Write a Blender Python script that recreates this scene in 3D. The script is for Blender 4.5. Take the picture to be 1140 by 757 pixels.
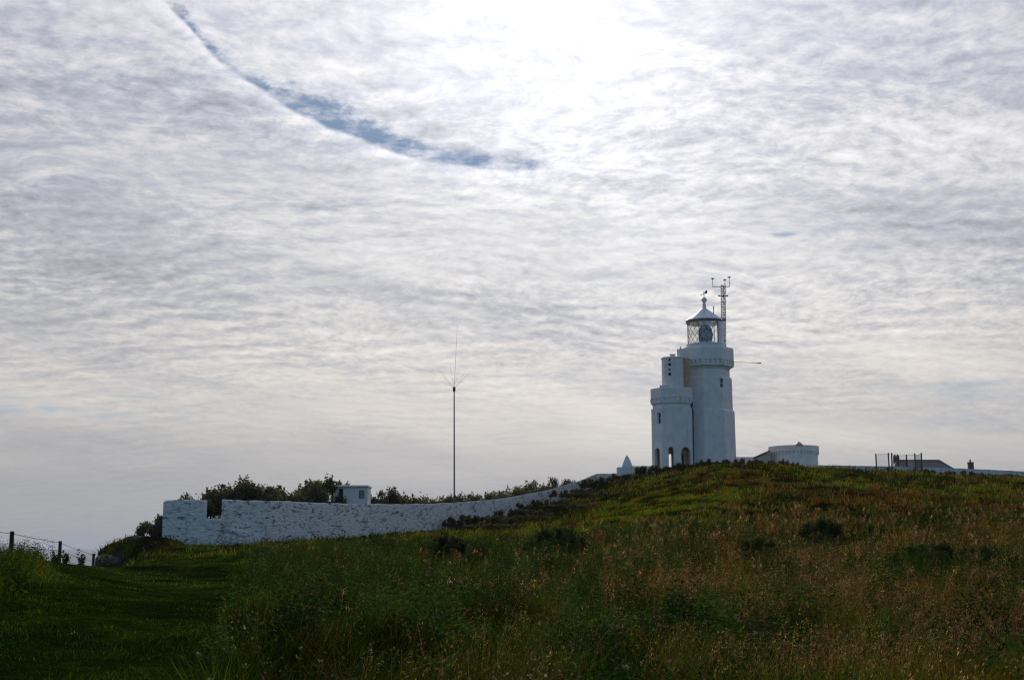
import bpy, bmesh, math, random
import numpy as np
from mathutils import Vector, Matrix, Quaternion

for o in list(bpy.data.objects):
    bpy.data.objects.remove(o)
SC = bpy.context.scene
COL = SC.collection
R = math.radians
rng = np.random.default_rng(7)
random.seed(7)

# ------------------------------------------------------------------ camera
F, CX, CY = 1400.0, 570.0, 378.5          # focal length and centre in photo pixels
PITCH = R(9.33)
EYE = 1.65
CP, SP = math.cos(PITCH), math.sin(PITCH)
cam_d = bpy.data.cameras.new('camera')
cam_d.sensor_width = 36.0
cam_d.lens = F / 1140.0 * 36.0
cam_d.clip_start = 0.1
cam_d.clip_end = 200000
cam = bpy.data.objects.new('camera', cam_d)
COL.objects.link(cam)
cam.location = (0, 0, EYE)
cam.rotation_euler = (math.pi / 2 + PITCH, 0, 0)
SC.camera = cam

def at(px, py, Y):
    """world point at distance Y in front of the camera seen at a photo position"""
    u, v = (px - CX) / F, (CY - py) / F
    k = Y / (CP - v * SP)
    return Vector((u * k, Y, EYE + (SP + v * CP) * k))

def zat(py, Y):
    return at(CX, py, Y).z

def mpp(py, Y):
    v = (CY - py) / F
    return Y / (CP - v * SP) / F

# ------------------------------------------------------------------ world and sun
SUN_AZ, SUN_EL = R(1.6), R(23.4)
SUN = Vector((math.sin(SUN_AZ) * math.cos(SUN_EL), math.cos(SUN_AZ) * math.cos(SUN_EL), math.sin(SUN_EL)))
SKY_STRENGTH = 0.09
SC.render.engine = 'CYCLES'
SC.cycles.filter_width = 1.2
SC.view_settings.view_transform = 'Standard'
SC.view_settings.look = 'None'
SC.view_settings.exposure = 0.0
SC.view_settings.gamma = 1.0
SC.view_settings.use_curve_mapping = False

sun_d = bpy.data.lights.new('sun', 'SUN')
sun_d.energy = 1.5
sun_d.angle = R(10)
sun_d.color = (1.0, 0.95, 0.87)
sun = bpy.data.objects.new('sun', sun_d)
COL.objects.link(sun)
sun.rotation_euler = SUN.to_track_quat('Z', 'Y').to_euler()
sun.location = (0, 60, 80)

class G:
    """tiny helper for writing node trees as expressions"""
    def __init__(s, tree):
        s.t = tree
        s.n = tree.nodes
    def link(s, a, sock):
        if isinstance(a, bpy.types.NodeSocket):
            s.t.links.new(a, sock)
        else:
            sock.default_value = a
    def m(s, op, a, b=None, c=None, clamp=False):
        nd = s.n.new('ShaderNodeMath')
        nd.operation = op
        nd.use_clamp = clamp
        for i, x in enumerate((a, b, c)):
            if x is not None:
                s.link(x, nd.inputs[i])
        return nd.outputs[0]
    def add(s, a, b): return s.m('ADD', a, b)
    def sub(s, a, b): return s.m('SUBTRACT', a, b)
    def mul(s, a, b): return s.m('MULTIPLY', a, b)
    def div(s, a, b): return s.m('DIVIDE', a, b)
    def step(s, x, lo, hi, a=0.0, b=1.0):
        nd = s.n.new('ShaderNodeMapRange')
        nd.interpolation_type = 'SMOOTHSTEP'
        s.link(x, nd.inputs['Value'])
        s.link(lo, nd.inputs['From Min'])
        s.link(hi, nd.inputs['From Max'])
        nd.inputs['To Min'].default_value = a
        nd.inputs['To Max'].default_value = b
        return nd.outputs[0]
    def comb(s, x, y, z=0.0):
        nd = s.n.new('ShaderNodeCombineXYZ')
        for i, q in enumerate((x, y, z)):
            s.link(q, nd.inputs[i])
        return nd.outputs[0]
    def sep(s, v):
        nd = s.n.new('ShaderNodeSeparateXYZ')
        s.link(v, nd.inputs[0])
        return nd.outputs
    def vadd(s, a, b):
        nd = s.n.new('ShaderNodeVectorMath')
        s.link(a, nd.inputs[0]); s.link(b, nd.inputs[1])
        return nd.outputs[0]
    def vscale(s, a, k):
        nd = s.n.new('ShaderNodeVectorMath')
        nd.operation = 'SCALE'
        s.link(a, nd.inputs[0]); s.link(k, nd.inputs['Scale'])
        return nd.outputs[0]
    def dot(s, a, b):
        nd = s.n.new('ShaderNodeVectorMath')
        nd.operation = 'DOT_PRODUCT'
        s.link(a, nd.inputs[0]); s.link(b, nd.inputs[1])
        return nd.outputs['Value']
    def noise(s, vec, scale, detail=3.0, rough=0.5, out=0, lac=2.0, dist=0.0):
        nd = s.n.new('ShaderNodeTexNoise')
        s.link(vec, nd.inputs['Vector'])
        nd.inputs['Scale'].default_value = scale
        nd.inputs['Detail'].default_value = detail
        nd.inputs['Roughness'].default_value = rough
        nd.inputs['Lacunarity'].default_value = lac
        nd.inputs['Distortion'].default_value = dist
        return nd.outputs[out]
    def mapping(s, vec, scale=(1, 1, 1), rot=(0, 0, 0), loc=(0, 0, 0)):
        nd = s.n.new('ShaderNodeMapping')
        s.link(vec, nd.inputs['Vector'])
        nd.inputs['Scale'].default_value = scale
        nd.inputs['Rotation'].default_value = rot
        nd.inputs['Location'].default_value = loc
        return nd.outputs[0]
    def mix(s, f, a, b, mode='MIX'):
        nd = s.n.new('ShaderNodeMix')
        nd.data_type = 'RGBA'
        nd.blend_type = mode
        s.link(f, nd.inputs['Factor'])
        for x, sock in ((a, nd.inputs['A']), (b, nd.inputs['B'])):
            if isinstance(x, tuple) and len(x) == 3:
                x = (*x, 1.0)
            s.link(x, [k for k in nd.inputs if k.name == sock.name and k.type == 'RGBA'][0])
        return [k for k in nd.outputs if k.type == 'RGBA'][0]
    def ramp(s, x, stops, interp='EASE'):
        nd = s.n.new('ShaderNodeValToRGB')
        nd.color_ramp.interpolation = interp
        el = nd.color_ramp.elements
        while len(el) < len(stops):
            el.new(0.5)
        for e, (p, c) in zip(el, stops):
            e.position = p
            e.color = (*c, 1.0) if len(c) == 3 else c
        s.link(x, nd.inputs[0])
        return nd.outputs[0]
    def curve(s, x, pts):
        nd = s.n.new('ShaderNodeFloatCurve')
        c = nd.mapping.curves[0]
        while len(c.points) < len(pts):
            c.points.new(0.5, 0.5)
        for p, q in zip(c.points, pts):
            p.location = q
        nd.mapping.update()
        s.link(x, nd.inputs['Value'])
        return nd.outputs[0]

def azel(px, py):
    d = at(px, py, 100.0) - Vector((0, 0, EYE))
    d.normalize()
    return math.degrees(math.atan2(d.x, d.y)), math.degrees(math.asin(d.z))

def build_world():
    w = bpy.data.worlds.new('World')
    SC.world = w
    w.use_nodes = True
    g = G(w.node_tree)
    bg = g.n['Background']
    sky = g.n.new('ShaderNodeTexSky')
    sky.sky_type = 'NISHITA'
    sky.sun_disc = False
    sky.sun_elevation = SUN_EL
    sky.sun_rotation = SUN_AZ
    sky.altitude = 40
    sky.air_density = 1.0
    sky.dust_density = 0.0
    sky.ozone_density = 4.0
    tc = g.n.new('ShaderNodeTexCoord')
    d = tc.outputs['Generated']
    x, y, z = g.sep(d)
    az = g.mul(g.m('ARCTAN2', x, y), 57.29578)
    el = g.mul(g.m('ARCSINE', z), 57.29578)
    zz = g.add(g.m('MAXIMUM', z, 0.0), 0.20)
    P = g.comb(g.div(x, zz), g.div(y, zz), 0.0)          # cloud deck overhead, thick enough to show its sides
    warp = g.vadd(g.noise(P, 1.3, 3.0, 0.5, out=1), (-0.5, -0.5, -0.5))
    P2 = g.vadd(P, g.vscale(warp, 0.22))
    warp2 = g.vadd(g.noise(P, 7.0, 3.0, 0.55, out=1), (-0.5, -0.5, -0.5))
    P3 = g.vadd(P2, g.vscale(warp2, 0.05))
    rip = g.noise(g.mapping(P3, (4.0, 8.5, 1), (0, 0, R(-7))), 1.0, 7.0, 0.58)
    rip2 = g.noise(g.mapping(P3, (13.0, 19.0, 1), (0, 0, R(14)), (3, 7, 0)), 1.0, 6.0, 0.60)
    cell = g.noise(g.mapping(P3, (34.0, 38.0, 1), (0, 0, R(-20)), (11, 2, 0)), 1.0, 4.0, 0.66)
    big = g.noise(g.mapping(P, (0.8, 2.2, 1), (0, 0, R(-10)), (1.7, 5.3, 0)), 1.0, 4.0, 0.55)
    patchy = g.step(g.noise(g.mapping(P, (1.1, 2.0, 1), (0, 0, R(-12)), (4, 9, 0)), 1.0, 3.0, 0.5), 0.36, 0.64, 0.62, 1.15)
    fade = g.mul(g.step(el, 2.5, 12.0, 0.12, 1.0), patchy)
    fade2 = g.mul(g.step(el, 3.5, 12.5, 0.16, 1.0), patchy)
    # long sheets lying aslant across the sky, sinking to the right
    sheet = g.noise(g.comb(g.mul(g.add(el, g.mul(az, 0.20)), 0.30), g.mul(az, 0.040), 2.5), 1.0, 5.0, 0.52)
    r7 = g.mul(g.sub(sheet, 0.5), g.mul(g.step(el, 1.0, 6.0, 0.15, 0.80), g.step(y, 0.0, 0.4)))
    r1 = g.mul(g.sub(rip, 0.5), g.mul(fade, 0.50))
    r2 = g.mul(g.sub(rip2, 0.5), g.mul(fade, 0.66))
    r3 = g.mul(g.sub(cell, 0.5), g.mul(fade2, 0.95))
    r4 = g.mul(g.sub(big, 0.5), g.step(el, 0.5, 6.0, 0.15, 0.40))
    # undulating rolls: waves across the deck, bent and broken by noise
    wn = g.noise(P2, 2.6, 4.0, 0.55)
    def rolls(rot, freq, amp, ox):
        _, py_, _ = g.sep(g.mapping(P3, (1, 1, 1), (0, 0, R(rot))))
        wv = g.m('SINE', g.add(g.mul(py_, freq), g.mul(wn, 11.0)))
        am = g.step(g.noise(g.mapping(P, (1, 1, 1), (0, 0, 0), (ox, 8, 0)), 2.4, 3.0, 0.5), 0.40, 0.62)
        return g.mul(g.mul(wv, am), g.mul(fade, amp))
    r5 = g.add(rolls(9, 82.0, 0.095, 5), rolls(-16, 118.0, 0.055, 9))
    tex = g.add(g.add(r5, r7), g.add(g.add(r1, r2), g.add(r3, r4)))
    # brightness of the deck with height
    base = g.ramp(g.div(el, 60.0, ), [
        (0.0, (0.355, 0.362, 0.388)), (2.5 / 60, (0.405, 0.405, 0.412)), (4.5 / 60, (0.51, 0.492, 0.478)), (7.2 / 60, (0.610, 0.585, 0.560)),
        (10 / 60, (0.555, 0.548, 0.548)), (14 / 60, (0.555, 0.56, 0.585)), (23 / 60, (0.545, 0.555, 0.61)),
        (1.0, (0.52, 0.56, 0.66))], 'LINEAR')
    # glow of the veiled sun
    ang = g.mul(g.m('ARCCOSINE', g.m('MINIMUM', g.dot(d, tuple(SUN)), 1.0)), 57.29578)
    def gauss(a, s):
        q = g.div(a, s)
        return g.m('EXPONENT', g.mul(g.mul(q, q), -1.0))
    glow = g.add(g.mul(gauss(ang, 7.5), 0.50), g.mul(gauss(ang, 17.5), 0.48))
    # ---- the gap in the deck: its two edges as elevation against azimuth
    def edge(pts):
        A = [azel(*p) for p in pts]
        return [((a + 24) / 48, e / 30) for a, e in A]
    azn = g.div(g.add(az, 24.0), 48.0)
    wob = g.mul(g.sub(g.noise(g.mapping(d, (1, 1, 1)), 30.0, 6.0, 0.62), 0.5), 2.0)
    wob2 = g.mul(g.sub(g.noise(g.mapping(d, (1, 1, 1.8), (0, 0, 0), (3, 1, 2)), 36.0, 8.0, 0.68), 0.5), 2.0)
    lower = g.mul(g.curve(azn, edge([(0, -190), (110, -60), (170, -8), (200, 24), (250, 74), (300, 109), (350, 137), (400, 158), (450, 175), (500, 185), (560, 191), (615, 192), (700, 195), (1140, 190)])), 30.0)
    upper = g.mul(g.curve(azn, edge([(0, -200), (110, -80), (170, -22), (200, 10), (250, 60), (300, 88), (350, 104), (400, 128), (450, 150), (500, 164), (560, 172), (618, 187), (700, 225), (1140, 280)])), 30.0)
    e1 = g.add(el, g.mul(wob, 0.30))
    e2 = g.add(el, g.mul(wob2, g.step(az, -12.0, 0.0, 1.9, 1.0)))
    under = g.step(g.sub(e1, lower), -0.05, 0.22)
    over = g.step(g.sub(upper, e2), -0.28, 0.55)
    front = g.step(y, 0.0, 0.3)
    gap = g.mul(g.mul(g.mul(under, over), front), g.step(g.noise(g.mapping(d, (26, 26, 70), (0, 0, 0), (1, 2, 5)), 1.0, 6.0, 0.64), 0.34, 0.56, 0.25, 0.98))
    def hole(px, py, rx, ry, soft, amp):
        a0, l0 = azel(px, py)
        qa = g.div(g.add(g.sub(az, a0), g.mul(wob2, rx * 0.5)), rx)
        ql = g.div(g.add(g.sub(el, l0), g.mul(wob, ry * 1.1)), ry)
        r = g.m('SQRT', g.add(g.mul(qa, qa), g.mul(ql, ql)))
        return g.mul(g.mul(g.step(r, soft, 1.0, 1.0, 0.0), amp), front)
    k = 0.0409
    gap = g.m('MAXIMUM', gap, hole(873, 261, 20 * k, 4.5 * k, 0.1, 0.62))
    gap = g.m('MAXIMUM', gap, hole(895, 268, 9 * k, 3 * k, 0.1, 0.35))
    # thin stretches where blue shows through low in the sky
    strk = g.step(g.noise(g.mapping(d, (9, 9, 95), (0, 0, 0), (2, 0, 1)), 1.0, 5.0, 0.6), 0.42, 0.66)
    thin = g.mul(strk, g.add(g.add(hole(70, 448, 230 * k, 26 * k, 0.0, 0.62), hole(650, 430, 150 * k, 18 * k, 0.0, 0.5)),
                              g.add(hole(1110, 430, 120 * k, 22 * k, 0.0, 0.55), hole(1090, 470, 100 * k, 14 * k, 0.0, 0.4))))
    # the deck under the gap is thicker: less sun comes through
    deck = g.step(g.sub(lower, el), -0.4, 3.0, 1.0, 0.62)
    deck = g.m('MAXIMUM', deck, g.step(az, -3.0, 6.0))
    rim = g.mul(g.step(g.m('ABSOLUTE', g.sub(e1, g.sub(lower, 0.12))), 0.0, 0.5, 1.0, 0.0), g.step(az, -1.5, 2.0, 0.16, 0.0))
    rim = g.mul(rim, g.mul(g.step(el, lower, g.add(lower, 0.3), 1.0, 0.0), front))
    lum = g.add(g.add(1.0, tex), rim)
    tint = g.mix(g.step(tex, -0.16, 0.14), (0.915, 0.945, 1.02), (1.02, 1.0, 0.98))
    cloud = g.vscale(g.mix(1.0, base, tint, 'MULTIPLY'), lum)
    shine = g.mul(g.mul(glow, deck), g.add(1.0, g.mul(tex, 0.7)))
    cloud = g.vadd(cloud, g.vscale(g.comb(0.56, 0.555, 0.555), shine))
    # cloud cover: closed ahead, breaking up overhead and behind the viewer
    cov_n = g.noise(g.mapping(P2, (0.8, 0.8, 1), (0, 0, 0), (9, 4, 0)), 1.0, 4.0, 0.55)
    ahead = g.step(y, -0.35, 0.35)
    broken = g.mul(g.step(cov_n, 0.54, 0.76), 0.25)
    cover = g.add(g.mul(ahead, g.sub(1.0, broken)), broken)
    cover = g.mul(cover, g.sub(1.0, g.m('MINIMUM', g.add(gap, thin), 1.0)))
    # away from the sun the deck itself is darker
    dim = g.step(y, -0.6, 0.6, 0.30, 1.0)
    skyc = g.mix(g.mul(front, 0.62), sky.outputs[0], (2.5, 3.05, 3.9))
    cl = g.vscale(cloud, g.div(dim, SKY_STRENGTH))
    out = g.mix(cover, skyc, cl)
    g.link(out, bg.inputs['Color'])
    bg.inputs['Strength'].default_value = SKY_STRENGTH
    w.cycles.sampling_method = 'MANUAL'
    w.cycles.sample_map_resolution = 1024
build_world()

# ------------------------------------------------------------------ materials
def material(name):
    m = bpy.data.materials.new(name)
    m.use_nodes = True
    return m, G(m.node_tree), m.node_tree.nodes['Principled BSDF']

def objco(g):
    return g.n.new('ShaderNodeTexCoord').outputs['Object']

def paint(name, col, rough=0.6, var=0.12, stain=(0.30, 0.24, 0.17), amount=0.25, scale=0.8, bump=0.15):
    m, g, b = material(name)
    co = objco(g)
    n1 = g.noise(co, scale, 5.0, 0.6)
    streak = g.noise(g.mapping(co, (2.4, 2.4, 0.22)), 1.0, 5.0, 0.65)
    c = g.mix(g.step(n1, 0.3, 0.75), tuple(v * (1 - var) for v in col), col)
    c = g.mix(g.mul(g.step(streak, 0.55, 0.80), amount), c, stain)
    g.link(c, b.inputs['Base Color'])
    b.inputs['Roughness'].default_value = rough
    bp = g.n.new('ShaderNodeBump')
    bp.inputs['Strength'].default_value = bump
    bp.inputs['Distance'].default_value = 0.02
    g.link(g.noise(co, 9.0, 4.0, 0.6), bp.inputs['Height'])
    g.t.links.new(bp.outputs[0], b.inputs['Normal'])
    return m

def metal(name, col, rough=0.5, met=0.6):
    m, g, b = material(name)
    n = g.noise(objco(g), 6.0, 4.0, 0.6)
    g.link(g.mix(n, tuple(v * 0.7 for v in col), tuple(v * 1.2 for v in col)), b.inputs['Base Color'])
    b.inputs['Roughness'].default_value = rough
    b.inputs['Metallic'].default_value = met
    return m

M = {}
M['white'] = paint('white_render', (0.78, 0.78, 0.76), amount=0.42, var=0.16)
M['white_clean'] = paint('white_metal_paint', (0.76, 0.78, 0.80), rough=0.4, amount=0.10)
M['rust'] = paint('rust_stained_render', (0.62, 0.40, 0.23), var=0.35, stain=(0.74, 0.62, 0.54), amount=0.8, scale=1.6)
M['slate'] = paint('slate_roof', (0.09, 0.08, 0.078), rough=0.7, amount=0.2, stain=(0.14, 0.12, 0.08))
M['brick'] = paint('brown_brick', (0.20, 0.10, 0.075), rough=0.8, var=0.35, amount=0.3, scale=5)
M['dark'] = metal('dark_metal', (0.03, 0.032, 0.035), 0.5, 0.3)
M['galv'] = metal('galvanised_steel', (0.13, 0.14, 0.15), 0.5, 0.5)
M['wire'] = paint('rusty_wire', (0.05, 0.045, 0.04), rough=0.95, bump=0)
M['pole'] = metal('grey_pole', (0.16, 0.17, 0.18), 0.5, 0.2)
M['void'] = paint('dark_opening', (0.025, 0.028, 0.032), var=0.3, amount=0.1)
M['timber'] = paint('weathered_timber', (0.035, 0.030, 0.027), rough=0.9, var=0.4, stain=(0.08, 0.075, 0.07), amount=0.4, scale=4)
M['pane'] = metal('dark_window_glass', (0.02, 0.025, 0.03), 0.08, 0.0)

def wall_material():
    m, g, b = material('whitewashed_rubble_stone')
    co = objco(g)
    wv = g.vadd(g.noise(co, 1.4, 3.0, 0.5, out=1), (-0.5, -0.5, -0.5))
    p = g.vadd(g.mapping(co, (1.7, 1.7, 3.5)), g.vscale(wv, 0.75))
    vo = g.n.new('ShaderNodeTexVoronoi')
    g.link(p, vo.inputs['Vector'])
    vo.inputs['Scale'].default_value = 1.0
    ed = g.n.new('ShaderNodeTexVoronoi')
    ed.feature = 'DISTANCE_TO_EDGE'
    g.link(p, ed.inputs['Vector'])
    ed.inputs['Scale'].default_value = 1.0
    rnd = g.sep(vo.outputs['Color'])[0]
    patch = g.noise(co, 0.30, 4.0, 0.6)
    worn = g.step(g.add(rnd, g.mul(g.sub(patch, 0.5), -1.2)), 0.06, 0.10, 1.0, 0.0)
    hole = g.step(g.noise(g.mapping(co, (1.0, 1.0, 2.3)), 1.9, 5.0, 0.62), 0.555, 0.60)
    fine = g.step(g.noise(g.mapping(co, (1, 1, 2.2), (0, 0, 0), (4, 2, 9)), 4.6, 4.0, 0.62), 0.565, 0.62)
    joint = g.step(ed.outputs['Distance'], 0.01, 0.06, 1.0, 0.0)
    joint = g.mul(joint, g.step(g.noise(co, 1.1, 3.0, 0.5), 0.52, 0.70))
    white = g.mix(g.noise(co, 2.0, 5.0, 0.65), (0.60, 0.60, 0.58), (0.80, 0.80, 0.78))
    stone = g.mix(g.noise(co, 5.0, 4.0, 0.6), (0.035, 0.038, 0.042), (0.11, 0.112, 0.115))
    f = g.m('MAXIMUM', g.mul(worn, 0.55), g.m('MAXIMUM', g.mul(hole, 0.9), g.m('MAXIMUM', g.mul(joint, 0.4), g.mul(fine, 0.75))))
    f = g.mul(f, g.step(g.noise(g.mapping(co, (1, 1, 1.6), (0, 0, 0), (7, 1, 3)), 0.55, 4.0, 0.6), 0.38, 0.60, 0.22, 1.0))
    c = g.mix(f, white, stone)
    zc = g.sep(co)[2]
    g.link(c, b.inputs['Base Color'])
    b.inputs['Roughness'].default_value = 0.85
    bp = g.n.new('ShaderNodeBump')
    bp.inputs['Strength'].default_value = 0.5
    bp.inputs['Distance'].default_value = 0.06
    hgt = g.sub(g.add(g.step(ed.outputs['Distance'], 0.0, 0.22), g.mul(g.noise(co, 5.0, 4.0, 0.6), 0.5)), g.mul(hole, 0.7))
    g.link(hgt, bp.inputs['Height'])
    g.t.links.new(bp.outputs[0], b.inputs['Normal'])
    return m
M['wall'] = wall_material()

def leaf_material(name, gain=1.0, trans=0.35):
    """the colour of each blade or leaf comes from its own tint attribute"""
    m = bpy.data.materials.new(name)
    m.use_nodes = True
    g = G(m.node_tree)
    g.n.remove(g.n['Principled BSDF'])
    at_ = g.n.new('ShaderNodeAttribute')
    at_.attribute_name = 'tint'
    col = g.vscale(at_.outputs['Color'], gain)
    df = g.n.new('ShaderNodeBsdfDiffuse')
    tr = g.n.new('ShaderNodeBsdfTranslucent')
    g.link(col, df.inputs['Color'])
    g.link(g.mix(1.0, col, (1.15, 1.1, 0.7), 'MULTIPLY'), tr.inputs['Color'])
    mx = g.n.new('ShaderNodeMixShader')
    mx.inputs[0].default_value = trans
    g.t.links.new(df.outputs[0], mx.inputs[1])
    g.t.links.new(tr.outputs[0], mx.inputs[2])
    g.t.links.new(mx.outputs[0], g.n['Material Output'].inputs['Surface'])
    return m
M['leaf'] = leaf_material('leaf', trans=0.45)
M['grass'] = leaf_material('grass_blade', trans=0.4)
M['bark'] = paint('bark', (0.05, 0.042, 0.034), rough=0.9, var=0.4, scale=5)

def glass_material():
    m = bpy.data.materials.new('lantern_glass')
    m.use_nodes = True
    g = G(m.node_tree)
    g.n.remove(g.n['Principled BSDF'])
    tr = g.n.new('ShaderNodeBsdfTransparent')
    tr.inputs[0].default_value = (0.96, 0.955, 0.94, 1)
    gl = g.n.new('ShaderNodeBsdfGlossy')
    gl.inputs['Roughness'].default_value = 0.05
    mx = g.n.new('ShaderNodeMixShader')
    g.link(g.step(g.noise(objco(g), 2.0, 3.0, 0.6), 0.3, 0.8, 0.05, 0.14), mx.inputs[0])
    g.t.links.new(tr.outputs[0], mx.inputs[1])
    g.t.links.new(gl.outputs[0], mx.inputs[2])
    g.t.links.new(mx.outputs[0], g.n['Material Output'].inputs['Surface'])
    return m
M['glass'] = glass_material()

def lens_material():
    m = bpy.data.materials.new('prism_lens_glass')
    m.use_nodes = True
    g = G(m.node_tree)
    g.n.remove(g.n['Principled BSDF'])
    tr = g.n.new('ShaderNodeBsdfTransparent')
    tr.inputs[0].default_value = (0.12, 0.12, 0.095, 1)
    gl = g.n.new('ShaderNodeBsdfGlossy')
    gl.inputs['Color'].default_value = (0.14, 0.115, 0.08, 1)
    gl.inputs['Roughness'].default_value = 0.15
    mx = g.n.new('ShaderNodeMixShader')
    g.link(g.step(g.noise(objco(g), 3.0, 2.0, 0.5), 0.35, 0.7, 0.2, 0.5), mx.inputs[0])
    g.t.links.new(tr.outputs[0], mx.inputs[1])
    g.t.links.new(gl.outputs[0], mx.inputs[2])
    g.t.links.new(mx.outputs[0], g.n['Material Output'].inputs['Surface'])
    return m
M['lens'] = lens_material()

# ------------------------------------------------------------------ object helpers
def tag(o, label=None, cat=None, group=None, kind=None):
    if label: o['label'] = label
    if cat: o['category'] = cat
    if group: o['group'] = group
    if kind or cat: o['kind'] = kind or 'thing'
    return o

def thing(name, loc, label, cat, group=None):
    o = bpy.data.objects.new(name, None)
    o.empty_display_size = 0.3
    COL.objects.link(o)
    o.location = loc
    return tag(o, label, cat, group)

def origin_of(o):
    v = Vector((0, 0, 0))
    while o is not None:
        v = v + Vector(o.location)
        o = o.parent
    return v

class MB:
    """collects shapes in world coordinates; build() links them as one mesh object"""
    def __init__(s):
        s.v, s.f = [], []
    def poly(s, verts, faces):
        o = len(s.v)
        s.v += [tuple(v) for v in verts]
        s.f += [tuple(i + o for i in f) for f in faces]
        return s
    def box(s, c, d, rz=0.0, ry=0.0):
        m = Matrix.Rotation(rz, 3, 'Z') @ Matrix.Rotation(ry, 3, 'Y')
        vs = [Vector(c) + m @ Vector((a * d[0] / 2, b * d[1] / 2, e * d[2] / 2)) for a in (-1, 1) for b in (-1, 1) for e in (-1, 1)]
        return s.poly(vs, [(0, 1, 3, 2), (4, 6, 7, 5), (0, 4, 5, 1), (2, 3, 7, 6), (0, 2, 6, 4), (1, 5, 7, 3)])
    def loft(s, c, rings, n=8, rot=0.0, caps=True):
        """rings of (radius, z) round a vertical axis through c; vertex k at angle rot+k*2pi/n from -Y"""
        vs, fs = [], []
        for r, z in rings:
            for k in range(n):
                a = rot + 2 * math.pi * k / n
                vs.append((c[0] + r * math.sin(a), c[1] - r * math.cos(a), z))
        for i in range(len(rings) - 1):
            for k in range(n):
                k2 = (k + 1) % n
                fs.append((i * n + k, i * n + k2, (i + 1) * n + k2, (i + 1) * n + k))
        if caps:
            fs.append(tuple(reversed(range(n))))
            fs.append(tuple((len(rings) - 1) * n + k for k in range(n)))
        return s.poly(vs, fs)
    def tube(s, pts, r, n=6, r2=None):
        pts = [Vector(p) for p in pts]
        vs, fs = [], []
        for i, p in enumerate(pts):
            t = (pts[min(i + 1, len(pts) - 1)] - pts[max(i - 1, 0)]).normalized()
            a = t.cross(Vector((0, 0, 1)))
            if a.length < 1e-3:
                a = Vector((1, 0, 0))
            a.normalize()
            b = t.cross(a)
            rr = r if r2 is None else r + (r2 - r) * i / (len(pts) - 1)
            for k in range(n):
                q = 2 * math.pi * k / n
                vs.append(p + (a * math.cos(q) + b * math.sin(q)) * rr)
        for i in range(len(pts) - 1):
            for k in range(n):
                k2 = (k + 1) % n
                fs.append((i * n + k, i * n + k2, (i + 1) * n + k2, (i + 1) * n + k))
        fs.append(tuple(reversed(range(n))))
        fs.append(tuple((len(pts) - 1) * n + k for k in range(n)))
        return s.poly(vs, fs)
    def ball(s, c, r, n=10, sz=1.0):
        rings = []
        for i in range(1, n):
            a = math.pi * i / n
            rings.append((r * math.sin(a), c[2] - r * sz * math.cos(a)))
        return s.loft(c, rings, n)
    def build(s, name, mat, parent=None, bevel=0.0, smooth=False):
        me = bpy.data.meshes.new(name)
        off = origin_of(parent)
        me.from_pydata([(v[0] - off.x, v[1] - off.y, v[2] - off.z) for v in s.v], [], s.f)
        bm = bmesh.new()
        bm.from_mesh(me)
        bmesh.ops.recalc_face_normals(bm, faces=bm.faces)
        bm.to_mesh(me)
        bm.free()
        me.materials.append(mat)
        o = bpy.data.objects.new(name, me)
        COL.objects.link(o)
        o.parent = parent
        if bevel:
            b = o.modifiers.new('bevel', 'BEVEL')
            b.width = bevel
            b.segments = 2
            b.limit_method = 'ANGLE'
            b.angle_limit = R(40)
        if smooth:
            for p in me.polygons:
                p.use_smooth = True
        return o

def cut(o, *cutters):
    """boolean the cutter shapes out of o, leaving a plain mesh"""
    tmp = []
    for c in cutters:
        t = c.build('cutter', M['void'], o.parent)
        md = o.modifiers.new('cut', 'BOOLEAN')
        md.operation = 'DIFFERENCE'
        md.solver = 'EXACT'
        md.object = t
        tmp.append(t)
    bpy.context.view_layer.update()
    dg = bpy.context.evaluated_depsgraph_get()
    me = bpy.data.meshes.new_from_object(o.evaluated_get(dg))
    o.modifiers.clear()
    o.data = me
    for t in tmp:
        bpy.data.objects.remove(t)

def np_mesh(name, V, Q, mat, tint=None, parent=None, smooth=False):
    """a mesh straight from numpy arrays: V (n,3), Q (m,4) quads, tint (n,3)"""
    me = bpy.data.meshes.new(name)
    off = np.array(origin_of(parent))
    V = np.ascontiguousarray(V - off, dtype=np.float32)
    me.vertices.add(len(V))
    me.vertices.foreach_set('co', V.ravel())
    me.loops.add(Q.size)
    me.loops.foreach_set('vertex_index', np.ascontiguousarray(Q, dtype=np.int32).ravel())
    me.polygons.add(len(Q))
    me.polygons.foreach_set('loop_start', np.arange(len(Q), dtype=np.int32) * 4)
    me.polygons.foreach_set('loop_total', np.full(len(Q), 4, dtype=np.int32))
    if smooth:
        me.polygons.foreach_set('use_smooth', np.ones(len(Q), dtype=bool))
    me.update(calc_edges=True)
    if tint is not None:
        a = me.attributes.new('tint', 'FLOAT_COLOR', 'POINT')
        c = np.ones((len(V), 4), dtype=np.float32)
        c[:, :3] = tint
        a.data.foreach_set('color', c.ravel())
    me.materials.append(mat)
    o = bpy.data.objects.new(name, me)
    COL.objects.link(o)
    o.parent = parent
    return o

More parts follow.
